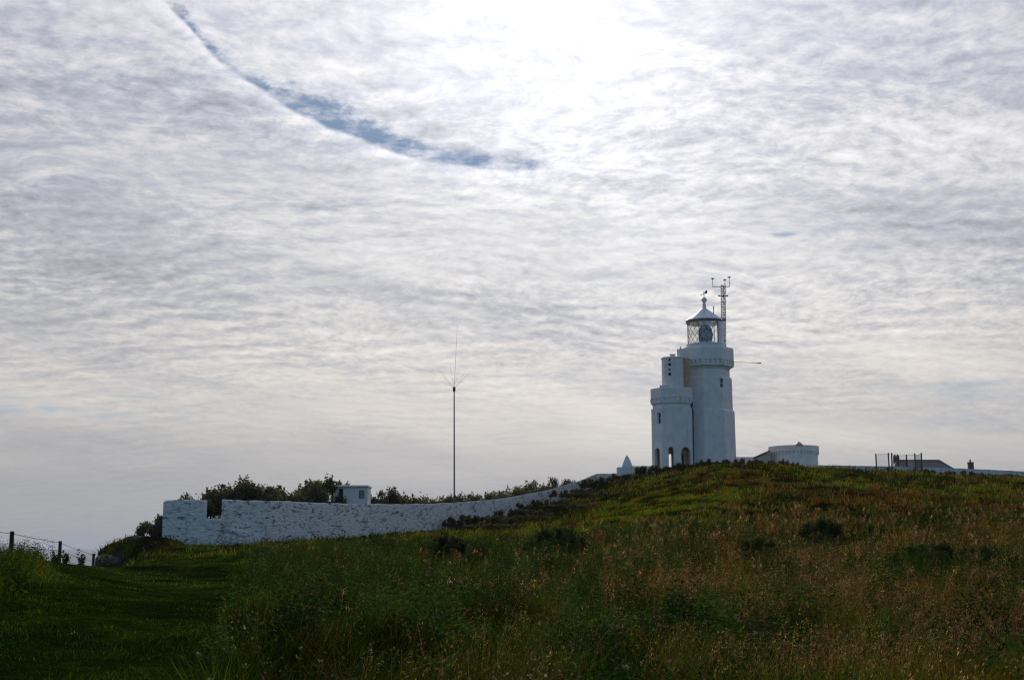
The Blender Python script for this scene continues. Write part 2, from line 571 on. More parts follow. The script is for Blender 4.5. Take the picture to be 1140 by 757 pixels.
# ------------------------------------------------------------------ value noise
_L = np.random.default_rng(3).random((256, 256)).astype(np.float32)
def vnoise(x, y):
    xi, yi = np.floor(x).astype(int), np.floor(y).astype(int)
    fx, fy = x - xi, y - yi
    fx, fy = fx * fx * (3 - 2 * fx), fy * fy * (3 - 2 * fy)
    a, b = _L[xi & 255, yi & 255], _L[(xi + 1) & 255, yi & 255]
    c, d = _L[xi & 255, (yi + 1) & 255], _L[(xi + 1) & 255, (yi + 1) & 255]
    return (a * (1 - fx) + b * fx) * (1 - fy) + (c * (1 - fx) + d * fx) * fy
def fbm(x, y, o=4):
    t, amp, s = 0, 0.5, 0
    for k in range(o):
        t = t + amp * vnoise(x * 2 ** k + 17 * k, y * 2 ** k + 31 * k)
        s += amp
        amp *= 0.5
    return t / s
def sstep(x, a, b):
    t = np.clip((x - a) / (b - a), 0, 1)
    return t * t * (3 - 2 * t)

# ------------------------------------------------------------------ the land
def prof(*kn):
    """(Y, z) or (Y, 'p', py) knots of the ground along one bearing"""
    out = []
    for q in kn:
        out.append((q[0], q[1]) if len(q) == 2 else (q[0], zat(q[2], q[0])))
    return out
BEAR = {
    -900: prof((0, 0), (15, 0), (35, .3), (45, .2), (60, -3), (95, -48)),
    -200: prof((0, 0), (15, 0), (30, .5), (45, .95), (50, .9), (62, -1), (95, -48)),
    0: prof((0, 0), (15, 0), (30, .62), (45, 1.08), (50, 1.17), (56, .9), (68, -4), (100, -48)),
    67: prof((0, 0), (15, 0), (30, .6), (50, 1.02), (60, 'p', 626), (68, .3), (80, -4), (110, -48)),
    104: prof((0, 0), (15, 0), (30, .5), (50, .85), (66, 'p', 625), (76, .25), (90, -3), (120, -48)),
    130: prof((0, 0), (15, 0), (30, .4), (60, .55), (74, 'p', 626), (80, .35), (90, .6), (96, 'p', 606), (101, 1.2), (110, -6), (140, -48)),
    112: prof((0, 0), (15, 0), (30, .45), (60, .6), (70, 'p', 625), (80, .1), (93, -.4), (102, -4), (122, -48)),
    148: prof((0, 0), (15, 0), (30, .35), (60, .4), (75, 'p', 626.5), (81, .33), (90, .9), (96, 'p', 601), (102, 1.8), (112, -6), (140, -48)),
    182: prof((0, 0), (15, 0), (30, .2), (60, 'p', 640), (77, 'p', 627.5), (83, .32), (91, 1.0), (98, 'p', 603), (110, 1.6), (125, -5), (155, -48)),
    258: prof((0, 0), (15, 0), (30, .1), (60, 'p', 638), (77, 'p', 625), (83, .5), (91, 'p', 614), (99, 'p', 608), (130, 2.0), (190, 0), (260, -48)),
    350: prof((0, 0), (15, 0), (30, 'p', 684), (60, 'p', 633), (85, 'p', 612), (105, 'p', 602), (150, 2.6), (210, 0), (270, -48)),
    450: prof((0, 0), (15, 0), (30, 'p', 684), (60, 'p', 630), (90, 'p', 607), (118, 'p', 593), (160, 3.2), (220, 1), (280, -48)),
    570: prof((0, 0), (15, 0), (30, 'p', 682), (60, 'p', 625), (90, 'p', 604), (115, 'p', 592), (137, 'p', 576), (180, 6), (240, 3), (300, -48)),
    620: prof((0, 0), (15, 0), (30, 'p', 680), (60, 'p', 622), (90, 'p', 598), (120, 'p', 580), (150, 'p', 558), (185, 8.5), (250, 6), (310, -48)),
    672: prof((0, 0), (15, 0), (30, 'p', 679), (60, 'p', 620), (90, 'p', 592), (120, 'p', 568), (150, 'p', 544), (166, 'p', 534), (190, 10.5), (255, 9), (320, -48)),
    720: prof((0, 0), (15, 0), (30, 'p', 678), (60, 'p', 619), (90, 'p', 587), (120, 'p', 558), (150, 'p', 533), (163, 'p', 526), (185, 10.8), (260, 9), (325, -48)),
    800: prof((0, 0), (15, 0), (30, 'p', 678), (60, 'p', 618), (90, 'p', 580), (120, 'p', 545), (144, 'p', 518), (152, 'p', 515.5), (165, 11.6), (190, 11.0), (265, 10), (330, -48)),
    900: prof((0, 0), (15, 0), (30, 'p', 677), (60, 'p', 616), (90, 'p', 579), (120, 'p', 547), (150, 'p', 522), (158, 'p', 519.5), (175, 11.5), (265, 10), (330, -48)),
    1000: prof((0, 0), (15, 0), (30, 'p', 676), (60, 'p', 614), (90, 'p', 577), (120, 'p', 550), (150, 'p', 528.5), (160, 'p', 525), (178, 11.2), (265, 10), (330, -48)),
    1140: prof((0, 0), (15, 0), (30, 'p', 676), (60, 'p', 614), (90, 'p', 577), (120, 'p', 554), (150, 'p', 537), (162, 'p', 533), (180, 10.2), (265, 9), (330, -48)),
    1600: prof((0, 0), (15, 0), (30, 'p', 676), (60, 'p', 612), (90, 'p', 577), (120, 'p', 556), (150, 'p', 541), (165, 'p', 538), (180, 9.5), (265, 9), (330, -48)),
}
def gsmooth(a, s, ax):
    n = int(3 * s)
    k = np.exp(-0.5 * (np.arange(-n, n + 1) / s) ** 2)
    k /= k.sum()
    pad = [(0, 0)] * a.ndim
    pad[ax] = (n, n)
    return np.apply_along_axis(lambda v: np.convolve(v, k, 'valid'), ax, np.pad(a, pad, mode='edge'))
_py = np.arange(0, 440.0, 1.0)
_cols = np.array(sorted(BEAR))
_T = np.array([np.interp(_py, [k[0] for k in BEAR[c]], [k[1] for k in BEAR[c]]) for c in _cols])
_px = np.arange(-1500, 2701, 10.0)
_T = np.array([np.interp(_px, _cols, _T[:, j]) for j in range(len(_py))]).T
_T = gsmooth(gsmooth(_T, 2.2, 1), 2.2, 0)
FH = F / CP

WALL = [(182, 100.0, 556.5), (231, 100.8, 556), (245, 101, 555.5), (258, 101.5, 556), (300, 103.5, 557.5), (380, 110, 560),
        (450, 118.5, 561), (500, 126, 559.5), (560, 137, 554.5), (610, 148, 545.5), (645, 157, 535), (664, 163, 527.5), (672, 166, 527), (688, 170, 527)]
_wp, _wy, _wt = (np.array([w[i] for w in WALL], float) for i in range(3))

def bearing(X, Y):
    return CX + FH * X / np.maximum(Y, 8.0)

def land(X, Y, bumps=True):
    X, Y = np.asarray(X, float), np.asarray(Y, float)
    px = bearing(X, Y)
    fi = np.clip((px + 1500) / 10.0, 0, len(_px) - 1.001)
    fj = np.clip(Y, 0, len(_py) - 1.001)
    i, j = fi.astype(int), fj.astype(int)
    a, b = fi - i, fj - j
    z = (_T[i, j] * (1 - a) + _T[i + 1, j] * a) * (1 - b) + (_T[i, j + 1] * (1 - a) + _T[i + 1, j + 1] * a) * b
    # ground held up behind the boundary wall
    wy, wt = np.interp(px, _wp, _wy), np.interp(px, _wp, _wt)
    top = EYE + wy * (378.5 + 230.0 - wt) / F
    behind = Y - wy
    raise_ = sstep(behind, 0.25, 0.9) * (1 - sstep(behind, 34, 60)) * sstep(px, 184.0, 190.0) * (1 - sstep(px, 640, 672))
    z = np.where(raise_ > 0, z * (1 - raise_) + np.maximum(z, top - 1.75) * raise_, z)
    if bumps:
        amp = sstep(Y, 8, 30)
        z = z + amp * 0.42 * (fbm(X / 7.0 + 5, Y / 9.0 + 3, 3) - 0.5) * sstep(Y, 60, 110) * (1 - sstep(behind, -6, 0) * (px < 672))
        z = z + (0.25 + 0.75 * amp) * 0.22 * (fbm(X / 2.2, Y / 2.6, 3) - 0.5)
    # rocky hump at the seaward end of the wall
    hx, hy = at(164, 600, 96.8).x, 96.8
    q = ((X - hx) / 3.7) ** 2 + ((Y - hy) / 4.2) ** 2 + .35 * (fbm(X * .8 + 3, Y * .8, 3) - .5)
    hump = zat(624, 96.8) - .4 + (zat(596.5, 96.8) - zat(624, 96.8) + .4) * np.sqrt(np.clip(1 - q, 0, 1)) ** .8
    z = np.where((q < 1) & (Y < 100.5), np.maximum(z, hump), z)
    # worn lip across the end of the mown path
    lip = 71.5 + 2.2 * (fbm(px / 40.0 + 3, Y * 0 + 1.7, 3) - .5) - .012 * (px - 150)
    z = z - 0.55 * sstep(Y, lip - 9, lip - 1.0) * (1 - sstep(Y, lip, lip + .55)) * sstep(px, 40, 95) * (1 - sstep(px, 232, 262)) * (.35 + 1.1 * fbm(px / 26.0 + 9, Y * 0 + 4.1, 2))
    # land ends all round
    edge = np.maximum(np.maximum(sstep(np.abs(X), 330, 420), sstep(-Y, 90, 160)), sstep(Y, 330, 400))
    return z * (1 - edge) - 48 * edge

def gz(x, y):
    return float(land(np.array([x]), np.array([y]))[0])

def mown(X, Y):
    """1 on the short-cut path on the left"""
    px = bearing(X, Y)
    right = 262 + 26 * (fbm(Y / 9.0, Y * 0 + 2.2, 2) - 0.5) + np.interp(Y, [10, 20, 40, 80], [-40, -14, 8, 10])
    left = np.interp(Y, [10, 18, 26, 36, 48], [-260, -120, -10, 60, 40])
    return sstep(px, left - 22, left + 22) * (1 - sstep(px, right - 16, right + 16)) * (1 - sstep(Y, 84, 92))

GREEN_D = np.array((0.018, 0.040, 0.006))
GREEN = np.array((0.046, 0.080, 0.008))
GREEN_L = np.array((0.140, 0.172, 0.008))
STRAW = np.array((0.220, 0.150, 0.036))
RUSSET = np.array((0.160, 0.075, 0.020))
def mixc(a, b, t):
    t = np.asarray(t)[..., None]
    return a * (1 - t) + b * t
def ground_tint(X, Y):
    """natural colour of the sward: green patches, dry grass, russet patches"""
    px = bearing(X, Y)
    a = fbm(X / 6.0 + 40, Y / 9.0 + 9, 4)
    b = fbm(X / 2.6 + 3, Y / 4.5 + 70, 3)
    c = fbm(X / 14.0 + 8, Y / 16.0 + 21, 3)
    col = mixc(GREEN_D[None], GREEN[None], sstep(a, 0.35, 0.6))
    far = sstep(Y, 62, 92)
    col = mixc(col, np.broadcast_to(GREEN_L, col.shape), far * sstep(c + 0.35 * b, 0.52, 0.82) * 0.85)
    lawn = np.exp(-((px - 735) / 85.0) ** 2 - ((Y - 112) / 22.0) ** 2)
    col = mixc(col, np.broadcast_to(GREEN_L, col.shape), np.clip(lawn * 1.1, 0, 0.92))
    dry = sstep(b + 0.5 * (a - 0.5), 0.44, 0.66) * (0.35 + 0.65 * sstep(px, 430, 900)) * (1 - 0.75 * np.clip(lawn, 0, 1))
    band = np.exp(-((Y - 62) / 16.0) ** 2) * sstep(px, 600, 760)
    dry = np.clip(dry * 0.75 + 0.55 * band * sstep(b, 0.35, 0.6), 0, 0.9)
    col = mixc(col, np.broadcast_to(mixc(RUSSET[None], STRAW[None], sstep(c, 0.35, 0.65)), col.shape) * 0.8, dry)
    cl = .5 * fbm(X / .55 + 7, Y / .9 + 19, 2) + .5 * fbm(X / 1.6 + 70, Y / 2.4 + 9, 2)
    col = col * (0.25 + 1.7 * sstep(cl, .36, .66))[..., None]
    hue = fbm(X / .8 + 27, Y / 1.3 + 55, 2)
    col = col * mixc(np.array((0.75, 1.08, 0.9))[None], np.array((1.35, .95, .8))[None], sstep(hue, .35, .65))
    warm = (.3 + .7 * sstep(b, .35, .6)) * sstep(px + 220 * (c - .5), 480, 760) * (1 - np.clip(lawn, 0, 1)) * (1 - .5 * far)
    col = col * mixc(np.ones((1, 3)), np.array((1.22, 0.84, 0.9))[None], warm)
    hump = np.exp(-((px - 162) / 34.0) ** 2 - ((Y - 96) / 5.0) ** 2)
    col = mixc(col, np.broadcast_to(np.array((0.050, 0.040, 0.018)), col.shape) * (.5 + cl)[..., None], np.clip(hump * 1.1, 0, .9))
    mw = mown(X, Y)
    col = mixc(col, mixc(GREEN_D[None] * 1.1, GREEN[None] * 1.25, sstep(.6 * b + .4 * cl, 0.32, 0.66)), mw * 0.85)
    return col

def build_land():
    xs = np.concatenate([np.arange(-440, -90, 8.0), np.arange(-90, -60, 2.0), np.arange(-60, 95, 0.5), np.arange(95, 140, 2.0), np.arange(140, 441, 8.0)])
    ys = np.concatenate([np.arange(-180, -10, 8.0), np.arange(-10, 6, 2.0), np.arange(6, 205, 0.5), np.arange(205, 300, 2.5), np.arange(300, 421, 6.0)])
    X, Y = np.meshgrid(xs, ys)
    X, Y = X.ravel(), Y.ravel()
    Z = land(X, Y)
    nx, ny = len(xs), len(ys)
    i = np.arange(nx * ny).reshape(ny, nx)
    Q = np.stack([i[:-1, :-1], i[:-1, 1:], i[1:, 1:], i[1:, :-1]], -1).reshape(-1, 4)
    t = ground_tint(X, Y) * 0.45
    m, g, b = material('turf_and_soil')
    a = g.n.new('ShaderNodeAttribute')
    a.attribute_name = 'tint'
    co = objco(g)
    n = g.noise(co, 3.0, 6.0, 0.7)
    c = g.mix(1.0, a.outputs['Color'], g.mix(g.step(n, 0.3, 0.7), (0.45, 0.45, 0.45), (1.35, 1.35, 1.35)), 'MULTIPLY')
    steep = g.sep(g.n.new('ShaderNodeNewGeometry').outputs['Normal'])[2]
    rock = g.mix(g.noise(co, 0.9, 6.0, 0.7), (0.03, 0.024, 0.018), (0.10, 0.075, 0.05))
    c = g.mix(g.step(steep, 0.45, 0.7, 1.0, 0.0), c, rock)
    g.link(c, b.inputs['Base Color'])
    b.inputs['Roughness'].default_value = 1.0
    b.inputs['Specular IOR Level'].default_value = 0.0
    bp = g.n.new('ShaderNodeBump')
    bp.inputs['Strength'].default_value = 0.9
    bp.inputs['Distance'].default_value = 0.25
    g.link(g.noise(co, 2.2, 6.0, 0.72), bp.inputs['Height'])
    g.t.links.new(bp.outputs[0], b.inputs['Normal'])
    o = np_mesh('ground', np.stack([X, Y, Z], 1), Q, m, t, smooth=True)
    tag(o, kind='structure')
build_land()

def build_sea():
    mb = MB()
    S, z = 25000.0, -40.0
    mb.poly([(-S, -S, z), (S, -S, z), (S, S, z), (-S, S, z)], [(0, 1, 2, 3)])
    m, g, b = material('sea_water')
    co = objco(g)
    b.inputs['Base Color'].default_value = (0.018, 0.040, 0.055, 1)
    b.inputs['Roughness'].default_value = 0.34
    b.inputs['Specular IOR Level'].default_value = 0.30
    bp = g.n.new('ShaderNodeBump')
    bp.inputs['Strength'].default_value = 0.6
    bp.inputs['Distance'].default_value = 1.2
    g.link(g.add(g.noise(g.mapping(co, (0.08, 0.16, 0.1)), 1.0, 5.0, 0.6), g.mul(g.noise(g.mapping(co, (0.004, 0.02, 0.1)), 1.0, 3.0, 0.5), 4.0)), bp.inputs['Height'])
    g.t.links.new(bp.outputs[0], b.inputs['Normal'])
    tag(mb.build('sea', m), kind='structure')
build_sea()

# ------------------------------------------------------------------ the boundary wall
def build_wall():
    # dense run along the wall with a slightly uneven top; notch between two bearings
    run = []
    for k in range(len(WALL) - 1):
        p0, p1 = WALL[k], WALL[k + 1]
        n = max(2, int(abs(p1[0] - p0[0]) / 4))
        for q in range(n):
            t = q / n
            run.append(tuple(p0[i] + (p1[i] - p0[i]) * t for i in range(3)))
    run.append(WALL[-1])
    pts = []
    for px, Y, py in run:
        p = at(px, py, Y)
        wob = 0.16 * (float(fbm(np.array([px / 9.0]), np.array([3.3]), 3)[0]) - 0.5)
        if px < 186: wob -= 0.12 * (186 - px) / 4
        pts.append((p.x, Y, p.z + wob, px))
    th = 0.55
    vs, fs, rows = [], [], []
    def section(x, y, zt, zb):
        c = 0.10
        o = len(vs)
        vs.extend([(x, y, zb), (x, y, zt - c), (x, y + c, zt), (x, y + th - c, zt), (x, y + th, zt - c), (x, y + th, zb)])
        return o
    segs, cur = [], []
    for x, y, zt, px in pts:
        zb = min(gz(x, y - 0.6), gz(x, y - 0.2)) - 0.9
        inside = 231 <= px <= 245
        cur.append((x, y, zt - (1.52 if inside else 0), zb, inside))
    # split where the notch starts and stops so that its sides are vertical
    prev = None
    for s in cur:
        if prev is not None and prev[4] != s[4]:
            ref = s if s[4] else prev
            hi, lo = (prev, s) if s[4] else (s, prev)
            xx, yy = (prev[0] + s[0]) / 2, (prev[1] + s[1]) / 2
            dz = hi[2]
            a = (xx, yy, hi[2], hi[3], hi[4]); b = (xx + 1e-3, yy, lo[2], lo[3], lo[4])
            segs += [a, b] if s[4] else [(xx, yy, lo[2], lo[3], lo[4]), (xx + 1e-3, yy, hi[2], hi[3], hi[4])]
        segs.append(s)
        prev = s
    # the return at the seaward end
    x0, y0, z0, zb0, _ = segs[0]
    ids = [section(s[0], s[1], s[2], s[3]) for s in segs]
    for a, b in zip(ids[:-1], ids[1:]):
        for k in range(5):
            fs.append((a + k, a + k + 1, b + k + 1, b + k))
    fs.append(tuple(ids[0] + k for k in range(6)))
    fs.append(tuple(ids[-1] + 5 - k for k in range(6)))
    root = thing('boundary_wall', (segs[0][0], segs[0][1], gz(segs[0][0], segs[0][1] - .3)),
                 'long whitewashed rubble stone wall, notched near its seaward end, climbing to the lighthouse', 'wall')
    MB().poly(vs, fs).build('stonework', M['wall'], root)
    # side wall running back from the corner
    e = at(186.5, 556, 112)
    a = Vector((x0, y0 + th, 0)); b = Vector((e.x, 112, 0))
    n = Vector((1, 0, 0)) * th
    zt = z0 - 0.02
    mb = MB()
    q = [(a.x, a.y + .003), (a.x + th, a.y + .003), (b.x + th, b.y), (b.x, b.y)]
    mb.poly([(p[0], p[1], -1.2) for p in q] + [(p[0], p[1], zt) for p in q],
            [(0, 1, 2, 3), (7, 6, 5, 4), (0, 4, 5, 1), (1, 5, 6, 2), (2, 6, 7, 3), (3, 7, 4, 0)])
    mb.build('return_wall', M['wall'], root)
    # buttress step at the foot
    p = at(266, 600, 101.2)
    mb = MB()
    zb = gz(p.x, 100.5) - 0.6
    z1 = zat(590, 101.3)
    mb.poly([(at(258, 600, 101.4).x, 101.25, zb), (at(258, 600, 101.4).x, 101.8, zb), (at(300, 600, 103).x, 103.4, zb), (at(300, 600, 103).x, 103.2, zb),
             (at(258, 600, 101.4).x, 101.40, z1), (at(258, 600, 101.4).x, 101.8, z1), (at(300, 600, 103).x, 103.4, z1 - .5), (at(300, 600, 103).x, 103.3, z1 - .5)],
            [(0, 1, 2, 3), (7, 6, 5, 4), (0, 4, 5, 1), (1, 5, 6, 2), (2, 6, 7, 3), (3, 7, 4, 0)])
    mb.build('footing', M['wall'], root)
build_wall()

# ------------------------------------------------------------------ the lighthouse
def build_lighthouse():
    YM, YS = 189.0, 186.0
    xm = at(789.3, 515, YM).x
    s = mpp(450, YM)
    Z = lambda py: zat(py, YM)
    root = thing('lighthouse', (xm, YM, gz(xm, YM)), 'white castellated lighthouse of two joined towers with a glazed lantern on the taller one', 'lighthouse')
    c = (xm, YM)
    rot = R(28 - 45)
    K = 1 / 0.962
    rr = lambda px: px * s * K
    tower = MB()
    tower.loft(c, [(rr(29.2), gz(*c) - 3), (rr(28.6), Z(461)), (rr(28.4), Z(459)), (rr(26.9), Z(457.5)), (rr(26.6), Z(424)), (rr(26.4), Z(422.5)),
                   (rr(24.6), Z(421)), (rr(24.4), Z(413.5)), (rr(26.2), Z(411.0)), (rr(29.3), Z(410)), (rr(29.3), Z(407.8)), (rr(27.4), Z(407.6)), (rr(27.4), Z(403.6))], 8, rot)
    t = tower.build('tower', M['white'], root, 0.05)
    # window recess on the front face of the tower
    wx, wz = at(801, 429.3, YM - 3.4), 0
    def facet(ctr, nrm, apothem, w, h, z, depth=0.5, arch=False, up=0.6):
        """a box (or arched box) pushed into the face with normal angle nrm"""
        n = Vector((math.sin(nrm), -math.cos(nrm), 0)); tt = Vector((math.cos(nrm), math.sin(nrm), 0))
        o = Vector((ctr[0], ctr[1], 0)) + n * (apothem + up)
        prof_ = [(-w / 2, z - h / 2), (w / 2, z - h / 2)]
        if arch:
            zs = z + h / 2 - w / 2
            prof_ += [(w / 2 * math.cos(a), zs + w / 2 * math.sin(a)) for a in [math.pi * q / 10 for q in range(11)]]
        else:
            prof_ += [(w / 2, z + h / 2), (-w / 2, z + h / 2)]
        m = MB()
        k = len(prof_)
        f = [o + tt * p[0] + Vector((0, 0, p[1])) for p in prof_]
        b = [q - n * (depth + up) for q in f]
        m.poly(f + b, [tuple(range(k)), tuple(reversed(range(k, 2 * k)))] + [(i, i + k, (i + 1) % k + k, (i + 1) % k) for i in range(k)])
        return m, n, tt
    # ---- tower window: face normals lie at rot+22.5+45k
    nf = rot + R(22.5)
    nrm = nf
    ap = rr(26.7) * math.cos(R(22.5))
    lat = (801.0 - 788.4) * s
    def shifted(ctr, nrm, lat):
        tt = Vector((math.cos(nrm), math.sin(nrm), 0))
        return (ctr[0] + tt.x * lat, ctr[1] + tt.y * lat)
    ang0 = nf
    lat0 = (lat - math.sin(ang0) * ap) / math.cos(ang0)
    cw = shifted(c, ang0, lat0)
    cm, n, tt = facet(cw, ang0, ap, 4.2 * s, 10.5 * s, Z(429.3), 0.40)
    cut(t, cm)
    def window(ctr, nrm, ap, w, h, z, inset):
        n = Vector((math.sin(nrm), -math.cos(nrm), 0)); tt = Vector((math.cos(nrm), math.sin(nrm), 0))
        o = Vector((ctr[0], ctr[1], 0)) + n * (ap - inset)
        fr = MB()
        b = 0.07
        for sx in (-1, 1):
            p = o + tt * sx * (w / 2 - b / 2); fr.box((p.x, p.y, z), (b, 0.08, h - .01), nrm)
        for sz in (-1, 0, 1):
            fr.box((o.x, o.y, z + sz * (h / 2 - b / 2)), (w - 2 * b - .004, 0.08, b), nrm)
        f = fr.build('window', M['white_clean'], root)
        pn = MB(); q = o - n * 0.05
        pn.box((q.x, q.y, z), (w - .02, 0.015, h - .02), nrm)
        pn.build('pane', M['pane'], f)
    window(cw, ang0, ap, 4.2 * s, 10.5 * s, Z(429.3), 0.25)
    # ---- corbels and parapet of the tall tower
    for k in range(8):
        a = rot + R(22.5 + 45 * k)
        n = Vector((math.sin(a), -math.cos(a), 0)); tt = Vector((math.cos(a), math.sin(a), 0))
        apo = rr(29.2) * math.cos(R(22.5)) - 0.19
        half = rr(29.2) * math.sin(R(22.5))
        m_ = 4
        for q in range(m_ + 1):
            p = Vector((c[0], c[1], 0)) + n * (apo) + tt * (half * 0.93 * (2 * q / m_ - 1))
            MB().box((p.x, p.y, (Z(407.6) + Z(403.6)) / 2), (3.7 * s, 0.36, Z(403.6) - Z(407.6) - 0.006), a).build('corbel', M['white'], root)
    par = MB()
    par.loft(c, [(rr(27.0), Z(403.5)), (rr(29.3), Z(403.5)), (rr(29.3), Z(391.3)), (rr(28.2), Z(388.9)), (rr(26.2), Z(388.9)), (rr(26.2), Z(402))], 8, rot)
    par.build('parapet', M['white'], root, 0.04)
    # ---- lantern
    lx = at(785.2, 375, YM).x
    lc = (lx, YM - 0.4)
    L = MB().loft(lc, [(rr(21.0), Z(403.0)), (rr(20.6), Z(386)), (rr(21.2), Z(385.6)), (rr(21.2), Z(384.6)), (rr(20.0), Z(384.5))], 24)
    lan = L.build('lantern', M['white_clean'], root, smooth=False)
    gl = MB()
    r_ = 20.0 * s
    # curved glazing all round except the blank panel at the right
    def arc(a0, a1, r, z0, z1, th=0.03, n=24):
        m = MB()
        vs, fs = [], []
        for i in range(n + 1):
            a = a0 + (a1 - a0) * i / n
            for rr_ in (r, r - th):
                for z in (z0, z1):
                    vs.append((lc[0] + rr_ * math.sin(a), lc[1] - rr_ * math.cos(a), z))
        for i in range(n):
            o = i * 4
            fs += [(o, o + 4, o + 5, o + 1), (o + 2, o + 3, o + 7, o + 6), (o, o + 2, o + 6, o + 4), (o + 1, o + 5, o + 7, o + 3)]
        fs += [(0, 1, 3, 2), (n * 4, n * 4 + 2, n * 4 + 3, n * 4 + 1)]
        return m.poly(vs, fs)
    z0, z1 = Z(384.4), Z(360.6)
    arc(R(-218), R(33), r_ - .05, z0, z1, 0.02, 40).build('glazing', M['glass'], lan)
    arc(R(33.5), R(92), r_ + .02, z0, z1, 0.08, 14).build('blank_panel', M['white_clean'], lan)
    bars = MB()
    nb = 14
    for dirn in (-1, 1):
        for k in range(nb):
            a0 = R(-218) + R(251) * k / (nb - 1)
            pts = []
            for i in range(9):
                a = a0 + dirn * R(56) * i / 8
                if R(-218) <= a <= R(33.2):
                    pts.append((lc[0] + r_ * math.sin(a), lc[1] - r_ * math.cos(a), z0 + (z1 - z0) * i / 8))
            if len(pts) > 1:
                bars.tube(pts, 0.024, 4)
    for a in (R(-218), R(33.2), R(-92), R(-30)):
        p = (lc[0] + r_ * math.sin(a), lc[1] - r_ * math.cos(a))
        bars.tube([(p[0], p[1], z0), (p[0], p[1], z1)], 0.05 if a != R(33.2) else 0.10, 5)
    bars.build('glazing_bars', M['galv'], lan)
    # lens on its pedestal
    lz = Z(373.5)
    lens = MB()
    n = 26
    rings = []
    for i in range(n + 1):
        t_ = -1 + 2 * i / n
        rad = 8.2 * s * math.sqrt(max(0.05, 1 - (t_ * 0.95) ** 2))
        rad *= 1.0 if i % 2 else 0.93
        rings.append((rad, lz + t_ * 11.7 * s))
    lens.loft(lc, rings, 16)
    le = lens.build('lens', M['lens'], lan, smooth=True)
    fr = MB()
    for k in range(8):
        a = 2 * math.pi * k / 8 + 0.2
        pts = [(lc[0] + (8.1 * s * math.sqrt(max(0.05, 1 - (q * .95) ** 2))) * math.sin(a), lc[1] - (8.1 * s * math.sqrt(max(0.05, 1 - (q * .95) ** 2))) * math.cos(a), lz + q * 11 * s) for q in np.linspace(-1, 1, 11)]
        fr.tube(pts, 0.06, 4)
    fr.loft(lc, [(4.5 * s, z0 - .3), (4.0 * s, lz - 10.6 * s)], 12)
    for zz in (-0.45, 0.45):
        fr.loft(lc, [(7.4 * s, lz + zz * 11 * s - .05), (7.4 * s, lz + zz * 11 * s + .05)], 16)
    fr.build('lens_frame', M['dark'], le)
    roof = MB().loft((lx - 0.1, lc[1]), [(20.2 * s, Z(361.0)), (20.5 * s, Z(358.9)), (21.6 * s, Z(358.4)), (21.4 * s, Z(357.6)), (11.5 * s, Z(350.8)), (3.0 * s, Z(344.6)), (2.2 * s, Z(343.6)), (1.9 * s, Z(339.5)), (1.3 * s, Z(337))], 16)
    rf = roof.build('lantern_roof', M['white_clean'], root)
    band = MB().loft((lx - 0.1, lc[1]), [(20.75 * s, Z(360.8)), (20.9 * s, Z(358.75))], 24, caps=False)
    band.build('eaves_band', M['galv'], rf)
    MB().ball((lx - 0.1, lc[1], Z(334.6)), 3.1 * s, 12).build('ball_finial', M['white_clean'], rf, smooth=True)
    v = MB()
    vx = lx - 0.1
    v.tube([(vx, lc[1], Z(332)), (vx, lc[1], Z(325.2))], 0.06, 6)
    v.tube([(vx - 3.6 * s, lc[1], Z(329.2)), (vx + 2.4 * s, lc[1], Z(326.6))], 0.04, 5)
    v.poly([(vx + 0.4 * s, lc[1] - .03, Z(327.6)), (vx + 3.6 * s, lc[1] - .03, Z(327.4)), (vx + 3.7 * s, lc[1] - .03, Z(323.4)), (vx + 1.6 * s, lc[1] - .03, Z(324.6)),
            (vx + 0.4 * s, lc[1] + .03, Z(327.6)), (vx + 3.6 * s, lc[1] + .03, Z(327.4)), (vx + 3.7 * s, lc[1] + .03, Z(323.4)), (vx + 1.6 * s, lc[1] + .03, Z(324.6))],
           [(0, 1, 2, 3), (7, 6, 5, 4), (0, 4, 5, 1), (1, 5, 6, 2), (2, 6, 7, 3), (3, 7, 4, 0)])
    v.ball((vx - 3.6 * s, lc[1], Z(329.2)), 0.09, 6)
    v.build('weather_vane', M['dark'], rf)
    MB().tube([(lx + 8.6 * s, lc[1] - 1, Z(352)), (lx + 8.4 * s, lc[1] - 1, Z(342.6))], 0.07, 5).build('vent_pipe', M['galv'], rf)
    # ---- boom at the right of the gallery
    b = MB()
    b.tube([at(815.5, 403, YM), at(846, 404.2, YM)], 0.035, 5)
    b.tube([at(843, 404.2, YM), at(847.5, 404.2, YM)], 0.075, 6)
    b.build('boom', M['galv'], root)
    # ---- short tower
    xs = at(749.8, 515, YS).x
    s2 = mpp(480, YS)
    Zs = lambda py: zat(py, YS)
    c2 = (xs, YS)
    rot2 = R(-59 - 22.5)
    K2 = 1 / 0.965
    r2 = lambda px: px * s2 * K2
    body = MB().loft(c2, [(r2(23.6), gz(*c2) - 3), (r2(23.4), Zs(459)), (r2(23.6), Zs(458)), (r2(23.6), Zs(456)), (r2(21.9), Zs(455)), (r2(21.8), Zs(452.2)), (r2(23.4), Zs(450.6)), (r2(23.9), Zs(450)),
                          (r2(23.9), Zs(448.5)), (r2(22.4), Zs(448.3)), (r2(22.4), Zs(444.8))], 8, rot2)
    bo = body.build('low_tower', M['white'], root)
    ins = MB().loft(c2, [(r2(20.0), gz(*c2) - .6), (r2(20.0), Zs(489))], 8, rot2)
    floor_py = 524
    cutters = [ins]
    for nr, w, top in ((R(-59), 9.0, 499.5), (R(-14), 5.6, 499), (R(31), 13.5, 499)):
        ap2 = r2(23.5) * math.cos(R(22.5))
        zt, zb = Zs(top), Zs(floor_py)
        cm, _, _ = facet(c2, nr, ap2, w * s2, zt - zb, (zt + zb) / 2, 0.75, True)
        cutters.append(cm)
    # way out at the back, in line with the narrow door
    slot = MB()
